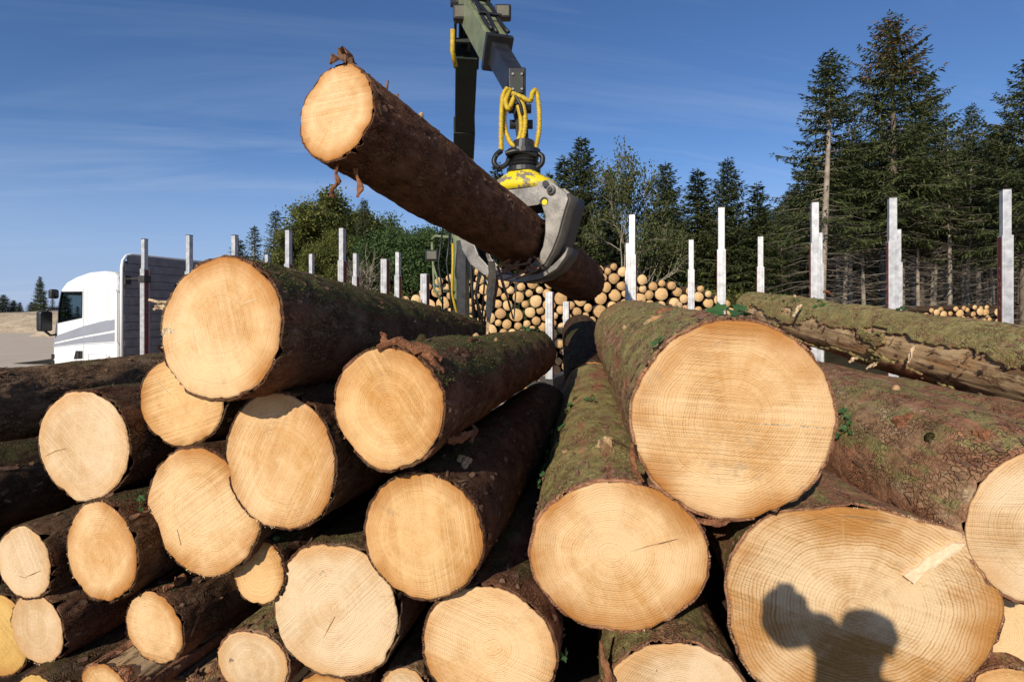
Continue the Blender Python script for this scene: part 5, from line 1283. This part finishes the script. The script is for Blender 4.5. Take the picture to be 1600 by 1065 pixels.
def spruce(seed, H, R, base, dens=1.0, front_gap=0.0, lean=0.0, cones=False, narrow=0.8, dead=True, droop=1.0):
    rnd = np.random.default_rng(seed); segs = []; dsegs = []
    K = 14; ax = np.stack([0.012 * H * np.sin(np.linspace(0, 3, K + 1) + seed) + lean * np.linspace(0, 1, K + 1), 0.010 * H * np.sin(np.linspace(0, 2.2, K + 1) + seed * 2), np.linspace(-0.2, H, K + 1)], 1)
    axis = lambda z: np.array([np.interp(z, ax[:, 2], ax[:, 0]), np.interp(z, ax[:, 2], ax[:, 1]), z])
    rt = 0.0115 * H + 0.02
    for k in range(K): segs.append((ax[k], ax[k + 1], rt * (1 - k / K) ** 0.85 + 0.012, rt * (1 - (k + 1) / K) ** 0.85 + 0.012))
    TV, TQ = sticks(segs, 9)
    tw = []                                              # twig kites: base point, direction, length, width, normal hint
    z = base * H
    while z < H - 0.15:
        f = (z - base * H) / (H - base * H); f = max(f, 0)
        lmax = R * ((1 - f) ** narrow) * (0.75 + 0.25 * min(1, f * 6)) + 0.10
        nb = int(rnd.integers(5, 8)); a0 = rnd.uniform(0, 6.28)
        for b in range(nb):
            a = a0 + 2 * math.pi * b / nb + rnd.normal() * 0.25; l = lmax * rnd.uniform(0.55, 1.12)
            if rnd.random() < 0.06: l *= 0.4
            dirh = np.array([math.cos(a), math.sin(a), 0])
            if front_gap and dirh[1] < -0.35 and f < 0.62 and rnd.random() < front_gap: continue
            p0 = axis(z + rnd.normal() * 0.06)
            el0 = -0.30 * droop + 0.75 * f + rnd.normal() * 0.08; n = max(3, int(l / (0.085 / dens)))
            s = (np.arange(n) + 0.5) / n
            hz = l * (math.sin(el0) * s - 0.18 * droop * s ** 2 * (1 - f) + 0.22 * s ** 3)
            pts = p0 + dirh * (l * s)[:, None] * math.cos(el0) + np.stack([0 * s, 0 * s, hz], 1)
            side = np.array([-dirh[1], dirh[0], 0])
            if l > 0.8: dsegs.append((p0, pts[n // 2], 0.018 + 0.006 * l, 0.010)); dsegs.append((pts[n // 2], pts[-1], 0.010, 0.004))
            for i in range(n):
                wd = (0.20 + 0.30 * l * (1 - s[i]) ** 0.8 * min(1, s[i] * 4 + 0.25)) * rnd.uniform(0.6, 1.2)
                if s[i] < 0.18 and l > 1.2 and rnd.random() < 0.6: continue
                for sg in (-1, 1):
                    d = side * sg * rnd.uniform(0.7, 1.0) + dirh * rnd.uniform(0.35, 0.8) + np.array([0, 0, rnd.uniform(-0.55, 0.05) * droop]) + rnd.normal(size=3) * 0.12
                    tw.append((pts[i], d, wd, 0.032 + 0.024 * rnd.random()))
                    if wd > 0.28 and rnd.random() < 0.8:
                        q = pts[i] + d / np.linalg.norm(d) * wd * 0.55; tw.append((q, d * 0.5 + np.array([0, 0, -0.7 * droop]) + rnd.normal(size=3) * 0.25, wd * 0.6, 0.034))
            tw.append((pts[-1], dirh + np.array([0, 0, 0.25]), 0.22, 0.05))
        z += rnd.uniform(0.22, 0.34) * (1 - 0.35 * f) / dens ** 0.5 * (H / 16) ** 0.4
    tw.append((axis(H - 0.3), np.array([0, 0, 1.0]), 0.55, 0.05))
    B = np.array([t_[0] for t_ in tw]); D = np.array([t_[1] for t_ in tw]); D /= np.linalg.norm(D, axis=1)[:, None]
    l = np.array([t_[2] for t_ in tw])[:, None]; w = np.array([t_[3] for t_ in tw])[:, None]
    hint = rnd.normal(size=D.shape) * 0.55 + np.array([0, 0, 1.0]); S = np.cross(D, hint); S /= np.linalg.norm(S, axis=1)[:, None] + 1e-9; N = np.cross(S, D)
    V = np.stack([B, B + D * l * 0.45 + S * w - N * 0.02, B + D * l, B + D * l * 0.45 - S * w - N * 0.02], 1).reshape(-1, 3)
    Q = np.arange(len(V)).reshape(-1, 4); mi = None
    mi = np.zeros(len(Q), int)
    if cones:
        k = (B[:, 2] > H * 0.80) & (rnd.random(len(B)) < 0.30); mi[k] = 1
    dead_segs = []
    if dead and base > 0.12:
        zz_ = 1.2
        while zz_ < base * H + 0.12 * H:
            for b in range(int(rnd.integers(3, 7))):
                a = rnd.uniform(0, 6.28); ll = R * rnd.uniform(0.35, 0.95); dh = np.array([math.cos(a), math.sin(a), 0]); p0 = axis(zz_)
                p1 = p0 + dh * ll * 0.5 + np.array([0, 0, -0.05 * ll]); p2 = p0 + dh * ll + np.array([rnd.normal() * .1, rnd.normal() * .1, -0.22 * ll + rnd.normal() * 0.1])
                dead_segs += [(p0, p1, 0.016, 0.011), (p1, p2, 0.011, 0.004)]
                for q in range(4):
                    c_ = p0 + (p2 - p0) * rnd.uniform(0.3, 0.95); dead_segs.append((c_, c_ + rnd.normal(size=3) * np.array([0.3, 0.3, 0.15]), 0.006, 0.003))
            zz_ += rnd.uniform(0.22, 0.45)
    tm = npmesh('trunk', TV, TQ); cm = npmesh('crown', V, Q, None, mi, smooth=False)
    cm.materials.append(M['needle']); cm.materials.append(M['needle_brown'])
    bs = dsegs + dead_segs; bm_ = None
    if bs: bv, bq = sticks(bs, 3); bm_ = npmesh('branches', bv, bq); bm_.materials.append(M['twig'])
    return tm, cm, bm_

def broadleaf(seed, H, R, crown0=0.25, leaves=9000, leaf=0.11, sparse=False, trunk='trunk', lm='leaf_green', stems=1, shape=1.0):
    rnd = np.random.default_rng(seed); segs = []; tips = []
    def grow(p, d, l, r, lev):
        n = 3; q = p
        for i in range(n):
            d2 = d + rnd.normal(size=3) * 0.10 + np.array([0, 0, 0.05]); d2 /= np.linalg.norm(d2); q2 = q + d2 * l / n
            segs.append((q, q2, r * (1 - 0.28 * i / n), r * (1 - 0.28 * (i + 1) / n))); q, d = q2, d2
            if lev >= 2: tips.append((q, lev))
        if lev < 4:
            for b in range(int(rnd.integers(3, 5)) if lev else int(rnd.integers(4, 6))):
                a = rnd.uniform(0, 6.28); sp = rnd.uniform(0.35, 0.95) * (0.8 if lev == 0 else 1)
                e = np.cross(d, [0.3, 0.5, 0.8]); e /= np.linalg.norm(e); g_ = np.cross(d, e)
                grow(q if b < 2 else p + (q - p) * rnd.uniform(0.5, 1), d * math.cos(sp) + (e * math.cos(a) + g_ * math.sin(a)) * math.sin(sp) * np.array([shape, shape, 1]), l * rnd.uniform(0.55, 0.78), r * 0.55, lev + 1)
    for s in range(stems):
        d0 = np.array([rnd.normal() * (0.05 if stems == 1 else 0.16), rnd.normal() * 0.08, 1.0]); d0 /= np.linalg.norm(d0)
        grow(np.array([rnd.normal() * 0.2 * (stems > 1), rnd.normal() * 0.1, -0.1]), d0, H * crown0 * 1.25, 0.016 * H / stems ** 0.5, 0)
    P = np.array([t_[0] for t_ in tips]); top = P[:, 2].max(); sc = H / (top + 0.3)
    segs = [(a * sc, b * sc, r0 * sc, r1 * sc) for a, b, r0, r1 in segs]; P = P * sc
    k = rnd.integers(len(P), size=leaves); C = P[k] + rnd.normal(size=(leaves, 3)) * (0.32 if not sparse else 0.22) * np.array([1, 1, 0.8])
    D = rnd.normal(size=(leaves, 3)) + np.array([0, 0, -0.3]); D /= np.linalg.norm(D, axis=1)[:, None]
    S = np.cross(D, rnd.normal(size=(leaves, 3))); S /= np.linalg.norm(S, axis=1)[:, None]
    l = leaf * rnd.uniform(0.6, 1.4, leaves)[:, None]
    V = np.stack([C - D * l, C + S * l * 0.6, C + D * l, C - S * l * 0.6], 1).reshape(-1, 3)
    cm = npmesh('crown', V, np.arange(len(V)).reshape(-1, 4), smooth=False); cm.materials.append(M[lm])
    TV, TQ = sticks(segs, 6); tm = npmesh('trunk', TV, TQ); tm.materials.append(M[trunk])
    return tm, cm, None

def plant(meshes, px, py_top, y, H, name, label, group=None, rot=0, sx=1.0, cat='tree', trunk=None, x=None):
    """stand a tree so that its top reaches the given row at its distance"""
    tm, cm, bm_ = meshes; X = (px - CX) / F * y if x is None else x
    zt = CAMZ - (py_top - CY) / F * y; s = zt / H
    root = empty(name, (X, y, 0), label=label, cat=cat, group=group); root.scale = (s * sx, s * sx, s); root.rotation_euler[2] = rot
    link('trunk', tm, root, (M[trunk or 'trunk'],)); link('crown', cm, root)
    if bm_: link('branches', bm_, root)
    return root
SP = {'edge1': (spruce(11, 17, 3.0, 0.40, 0.85, 0.85, narrow=0.72), 17), 'edge2': (spruce(12, 18, 3.8, 0.37, 0.9, 0.45, cones=True, narrow=0.66), 18), 'tall': (spruce(13, 16, 3.0, 0.38, 0.8, 0.4, narrow=0.72), 16),
      'full': (spruce(14, 13, 2.9, 0.06, 0.9, dead=False, narrow=0.72), 13), 'slim': (spruce(15, 12, 2.0, 0.05, 1.05, dead=False), 12), 'thin': (spruce(16, 13, 2.0, 0.18, 0.62, 0.0, droop=1.3), 13),
      'deep': (spruce(17, 16, 2.4, 0.55, 0.6), 16)}
def sp(kind, px, py, y, label, group=None, rot=0.0, sx=1.0, trunk=None):
    return plant(SP[kind][0], px, py, y, SP[kind][1], 'spruce_tree', label, group, rot, sx, trunk=trunk)
sp('edge1', 1287, 84, 26, 'tall spruce at the wood edge with a bare pale trunk, left of the tallest', trunk='trunk_pale', sx=1.22)
sp('edge2', 1390, 22, 27, 'tallest spruce with a cone-laden brown top at the right', sx=1.12)
sp('tall', 1446, 118, 31, 'bushy spruce crowded against the right side of the tallest one', rot=2.2, sx=1.15)
sp('edge1', 1512, 165, 28, 'mid-height spruce between the tallest one and the right edge tree', rot=math.pi * 0.0, sx=0.85, trunk='trunk_pale')
sp('tall', 1610, 92, 24, 'dark spruce cut by the right picture edge', rot=1.0, sx=1.25)
sp('tall', 1222, 318, 34, 'spruce filling the foot of the bare-trunked one, on its left', rot=0.7)
sp('slim', 1183, 288, 36, 'slim spruce behind the stake left of the bare-trunked tree', rot=1.7, sx=1.55)
sp('full', 1133, 248, 37, 'taller of the twin spruces right of the middle', rot=2.9, sx=1.3)
sp('slim', 1096, 266, 39, 'lower of the twin spruces right of the middle', rot=0.4, sx=1.7)
sp('full', 1041, 254, 36, 'free-standing dark spruce with sky on both sides', rot=4.0, sx=1.3)
sp('full', 914, 214, 34, 'tall spruce just right of the grapple', rot=5.0, sx=1.25)
sp('slim', 886, 248, 37, 'narrow spruce peeping out beside the grapple', rot=1.1, sx=1.6)
sp('full', 950, 262, 39, 'spruce behind the bare-branched birch', rot=3.3)
sp('slim', 778, 258, 42, 'spruce seen behind the rotator of the grapple', rot=2.0, sx=1.3)
sp('slim', 861, 270, 60, 'tiny distant spruce top right of the rotator', rot=0.2)
sp('full', 566, 311, 35.5, 'dark spruce right of the big leafy tree', rot=2.4, sx=0.9)
sp('slim', 546, 324, 36.5, 'dark spruce touching the big leafy tree', rot=0.9, sx=1.3)
sp('thin', 431, 329, 58, 'gappy thin spruce left of the big leafy tree', rot=0.5, sx=1.6)
sp('thin', 399, 354, 62, 'second gappy spruce, left of the taller gappy one', rot=2.5, sx=1.6)
sp('slim', 376, 374, 66, 'smallest spruce at the left end of the tree row', rot=1.5, sx=1.9)
sp('full', 63, 432, 100, 'lone spruce above the far tree line left of the cab', rot=1.2, sx=1.0)
rs = random.Random(3)
for k in range(26):
    sp(rs.choice(['full', 'slim', 'thin']), -150 + k * 13 + rs.uniform(-5, 5), rs.uniform(458, 472), rs.uniform(102, 125), 'low spruce in the far dark tree line beyond the sand bank', 'spruces of the far tree line', rs.uniform(0, 6), rs.uniform(1.6, 2.4))
# the dark depth of the wood
pos = []
for k in range(400):
    px = rs.uniform(870, 1850); y = rs.uniform(30, 60)
    if all((px - a) ** 2 / (26 ** 2) + (y - b) ** 2 / 9 > 1 for a, b in pos): pos.append((px, y))
    if len(pos) >= 62: break
for px, y in pos:
    if px > 1210: top_ = np.interp(px, [1210, 1290, 1390, 1480, 1560, 1800], [330, 215, 170, 190, 190, 160]); kd = rs.choice(['deep', 'deep', 'tall'])
    else: top_ = np.interp(px, [870, 940, 1010, 1090, 1150, 1210], [290, 310, 345, 315, 315, 320]); kd = rs.choice(['full', 'slim'])
    y2 = y + (6 if px > 1210 else 8)
    sp(kd, px, top_ + rs.uniform(0, 45), y2, 'spruce in the shaded depth of the wood behind the edge trees', 'spruces deep in the wood', rs.uniform(0, 6), rs.uniform(1.0, 1.3) * (1.35 if px < 1210 else 1), rs.choice(['trunk', 'trunk_pale']))
for px, y in ((505, 56), (600, 58), (620, 54), (660, 55), (700, 56), (745, 55), (800, 50), (840, 52)):
    sp(rs.choice(['full', 'slim']), px, rs.uniform(350, 380), y, 'spruce in the back row between the leafy trees', 'spruces behind the leafy trees', rs.uniform(0, 6), 1.3)
for px, y in ((1322, 30), (1346, 29), (1402, 31.5), (1436, 28.5), (1460, 30), (1481, 28), (1545, 27.5), (1575, 29)):
    sp('deep', px, rs.uniform(175, 235), y, 'slender spruce with bare lower trunk just inside the right wood edge', 'slender spruces at the right wood edge', rs.uniform(0, 6), 0.8, rs.choice(['trunk', 'trunk_pale', 'trunk_pale']))
for k in range(30):
    sp(rs.choice(['full', 'full', 'slim']), 1190 + k * 26 + rs.uniform(-8, 8), rs.uniform(300, 345), rs.uniform(66, 74), 'spruce in the shaded depth of the wood behind the edge trees', 'spruces deep in the wood', rs.uniform(0, 6), rs.uniform(1.3, 1.7))
# broad-leaved trees
BL1 = broadleaf(31, 11, 3.2, 0.15, 42000, 0.088, lm='leaf_green')
bl = plant(BL1, 500, 284, 38, 11, 'leafy_tree', 'big yellowish green leafy tree left of the lifted log', sx=1.05)
plant(BL1, 478, 338, 37, 11, 'leafy_tree', 'lower leafy tree leaning on the left flank of the big one', rot=2.0, sx=0.62)
plant(BL1, 522, 352, 36, 11, 'leafy_tree', 'lower leafy tree in front of the big one, near the dark spruces', rot=4.1, sx=0.85)
plant(broadleaf(32, 10, 3.0, 0.22, 34000, 0.088, lm='leaf_dark'), 645, 328, 36, 10, 'leafy_tree', 'dark green leafy tree below the middle of the lifted log', sx=0.95)
plant(broadleaf(33, 10, 3.0, 0.20, 28000, 0.09, lm='leaf_dark'), 715, 345, 40, 10, 'leafy_tree', 'leafy tree behind the crane column', sx=1.0)
plant(broadleaf(34, 11, 2.2, 0.30, 11000, 0.09, True, 'trunk_pale', 'leaf_birch', 2, 0.75), 975, 224, 31, 11, 'birch_tree', 'sparse birch with pale forking stems right of the grapple', sx=0.66)
plant(broadleaf(35, 6, 2.0, 0.2, 900, 0.06, True, 'trunk_pale', 'leaf_birch', 2, 0.8), 578, 372, 33, 6, 'bare_sapling', 'nearly bare grey sapling behind the short stakes', sx=0.9)
BUSH = broadleaf(36, 3.2, 2.2, 0.12, 8000, 0.065, lm='leaf_green', stems=3)
for px, py, y, l in ((470, 425, 36, 'bush at the foot of the big leafy tree'), (540, 430, 35, 'bush between the leafy trees'), (890, 400, 30, 'yellowish bush right of the grapple jaws'), (935, 410, 31, 'bush at the foot of the birch'), (1010, 432, 33, 'bush under the free-standing spruce'),
                    (1080, 430, 33, 'bush under the twin spruces'), (1150, 436, 32, 'bush at the foot of the slim spruce'), (610, 425, 33, 'bush behind the shortest stakes')):
    plant(BUSH, px, py, y, 3.2, 'bush', l, rot=rs.uniform(0, 6), sx=1.2, cat='bush')
# ------------------------------------------------------------------ the photographer, whose shadow falls on the butt log
M['jacket'] = simple('dark_jacket', (0.05, 0.06, 0.08), 0.85, 0, 0.3, 8.0)
M['trousers'] = simple('trousers', (0.09, 0.085, 0.07), 0.9, 0, 0.3, 8.0)
M['skin'] = simple('skin', (0.55, 0.34, 0.25), 0.5, 0, 0.1, 6.0)
M['hair'] = simple('hair', (0.05, 0.03, 0.02), 0.6, 0, 0.4, 30.0)
def person(base, J, E_, RAD):
    me = bpy.data.meshes.new('person'); names = list(J)
    me.from_pydata([J[n] for n in names], [(names.index(a), names.index(b)) for a, b in E_], [])
    o = bpy.data.objects.new('person', me); COL.objects.link(o); o.location = base
    sk = o.modifiers.new('skin', 'SKIN'); 
    for i, n_ in enumerate(names):
        sv = me.skin_vertices[0].data[i] if me.skin_vertices else None
        if sv: sv.radius = (RAD[n_], RAD[n_]); sv.use_root = (n_ == 'pelvis')
    ss = o.modifiers.new('sub', 'SUBSURF'); ss.levels = 2; ss.render_levels = 2
    return o
gz = float(ground_z(np.array([0.1]), np.array([-0.4]))[0])
def shp(u, v, Y):                                 # where a joint stands so that its shadow falls there on the butt log
    return tuple(at(u, v, 2.08) - SDIR * ((2.08 - Y) / SDIR.y))
J = {'head': shp(1354, 1002, -0.30), 'headb': shp(1352, 1030, -0.31), 'neck': shp(1348, 1058, -0.34), 'shl': shp(1302, 1062, -0.34), 'ell': shp(1294, 970, -0.20), 'wrl': shp(1222, 1000, -0.13), 'hal': shp(1196, 958, -0.085),
     'shr': shp(1398, 1085, -0.36), 'elr': shp(1345, 1075, -0.16), 'wrr': shp(1268, 985, -0.13), 'har': shp(1256, 962, -0.085)}
HX, HY, hd = J['head']
J.update({'pelvis': (HX + 0.02, HY - 0.14, 0.98 + gz), 'waist': (HX + 0.02, HY - 0.13, 1.14 + gz), 'chest': (HX + 0.01, HY - 0.10, hd - 0.36),
     'hipl': (HX - 0.08, HY - 0.14, 0.90 + gz), 'knl': (HX - 0.12, HY - 0.08, 0.48 + gz), 'anl': (HX - 0.13, HY - 0.16, 0.08 + gz), 'tol': (HX - 0.15, HY + 0.02, 0.035 + gz),
     'hipr': (HX + 0.12, HY - 0.14, 0.90 + gz), 'knr': (HX + 0.16, HY - 0.10, 0.48 + gz), 'anr': (HX + 0.17, HY - 0.20, 0.08 + gz), 'tor': (HX + 0.20, HY - 0.02, 0.035 + gz)})
print('person height', hd + 0.12 - gz)
RAD = dict(pelvis=.15, waist=.14, chest=.165, neck=.055, headb=.07, head=.088, shl=.07, ell=.064, wrl=.055, hal=.036, shr=.07, elr=.055, wrr=.055, har=.036, hipl=.09, knl=.062, anl=.045, tol=.04, hipr=.09, knr=.062, anr=.045, tor=.04)
E_ = [('pelvis', 'waist'), ('waist', 'chest'), ('chest', 'neck'), ('neck', 'headb'), ('headb', 'head'), ('chest', 'shl'), ('shl', 'ell'), ('ell', 'wrl'), ('wrl', 'hal'), ('chest', 'shr'), ('shr', 'elr'), ('elr', 'wrr'), ('wrr', 'har'),
      ('pelvis', 'hipl'), ('hipl', 'knl'), ('knl', 'anl'), ('anl', 'tol'), ('pelvis', 'hipr'), ('hipr', 'knr'), ('knr', 'anr'), ('anr', 'tor')]
for sd, hx, sg in (('l', -0.078, 1), ('r', 0.078, -1)):                    # fingers curled round the camera body
    hz_ = J['ha' + sd][2]; prev = None
    for k, (dz, ln) in enumerate(((0.030, 0.9), (0.010, 1.0), (-0.010, 0.95), (-0.030, 0.75))):
        a, b, c_ = f'f{sd}{k}a', f'f{sd}{k}b', f'f{sd}{k}c'
        J[a] = (hx, -0.062, hz_ + dz); J[b] = (hx + sg * 0.012, -0.036, hz_ + dz); J[c_] = (hx + sg * 0.034 * ln, -0.026, hz_ + dz)
        for q in (a, b, c_): RAD[q] = 0.0085
        E_ += [('ha' + sd, a), (a, b), (b, c_)]
    a, b = f't{sd}a', f't{sd}b'; J[a] = (hx + sg * 0.02, -0.112, hz_ + 0.01); J[b] = (hx + sg * 0.042, -0.112, hz_ + 0.028); RAD[a] = RAD[b] = 0.0095; E_ += [('ha' + sd, a), (a, b)]
Z0 = Vector((HX, HY - 0.16, gz))
J = {k: tuple(Vector(v) - Z0) for k, v in J.items()}
pr = person(Z0, J, E_, RAD)
dg = bpy.context.evaluated_depsgraph_get(); dg.update()
body_me = bpy.data.meshes.new_from_object(pr.evaluated_get(dg)); pr.modifiers.clear(); pr.data = body_me
for m_ in ('skin', 'jacket', 'trousers', 'black'): body_me.materials.append(M[m_])
hdl = Vector(J['neck']).z; wz = J['pelvis'][2] + 0.06
for p in body_me.polygons:
    c_ = p.center; near_hand = min((c_ - Vector(J[k])).length for k in ('hal', 'har')) < 0.085
    p.material_index = 0 if (c_.z > hdl + 0.02 and abs(c_.x) < 0.14 and c_.y < 0.30) or near_hand else (3 if c_.z < 0.11 else (2 if c_.z < wz else 1)); p.use_smooth = True
tag(pr, 'person in dark jacket holding a camera, seen only as the shadow on the butt log', 'person')
Hd = Vector(J['head'])
mb = MB(); mb.lathe([(0.0, -0.02), (0.085, 0.0), (0.104, 0.045), (0.088, 0.095), (0.04, 0.122), (0.0, 0.126)], 20, (Hd.x, Hd.y - 0.018, Hd.z - 0.005)); mb.build('hair', M['hair'], pr, True)
mb = MB(); mb.add([(Hd.x - .016, Hd.y + .085, Hd.z - .06), (Hd.x + .016, Hd.y + .085, Hd.z - .06), (Hd.x, Hd.y + .115, Hd.z - .055), (Hd.x, Hd.y + .085, Hd.z - .005)], [(0, 1, 2), (0, 2, 3), (1, 3, 2), (0, 3, 1)]); mb.build('nose', M['skin'], pr, True)
for sg in (-1, 1):
    mb = MB(); mb.lathe([(0.004, -0.012), (0.022, -0.006), (0.026, 0.004), (0.008, 0.010)], 12, (Hd.x + sg * 0.088, Hd.y - 0.005, Hd.z - 0.03), 'x'); mb.build('ear', M['skin'], pr, True)
    mb = MB(); mb.lathe([(0.003, -0.006), (0.011, 0.0), (0.003, 0.008)], 10, (Hd.x + sg * 0.034, Hd.y + 0.082, Hd.z - 0.01), 'y'); mb.build('eye', M['white'], pr, True)
mb = MB(); mb.box(Hd.x - .026, Hd.x + .026, Hd.y + .074, Hd.y + .092, Hd.z - .092, Hd.z - .082); mb.build('mouth', M['red'], pr)
pc_ = empty('photo_camera', (0, -0.075, CAMZ), label='black camera in the hands of the person casting the shadow', cat='camera')
mb = MB(); mb.box(-0.070, 0.070, -0.04, 0.025, -0.085, 0.045); mb.box(-0.03, 0.030, -0.03, 0.02, 0.045, 0.085); mb.build('camera_body', M['black'], pc_, bevel=0.01)
mb = MB(); mb.lathe([(0.034, 0.024), (0.034, 0.050), (0.037, 0.052), (0.037, 0.070), (0.030, 0.071), (0.028, 0.064)], 24, (0, 0, 0), 'y'); mb.build('lens', M['black'], pc_, True)
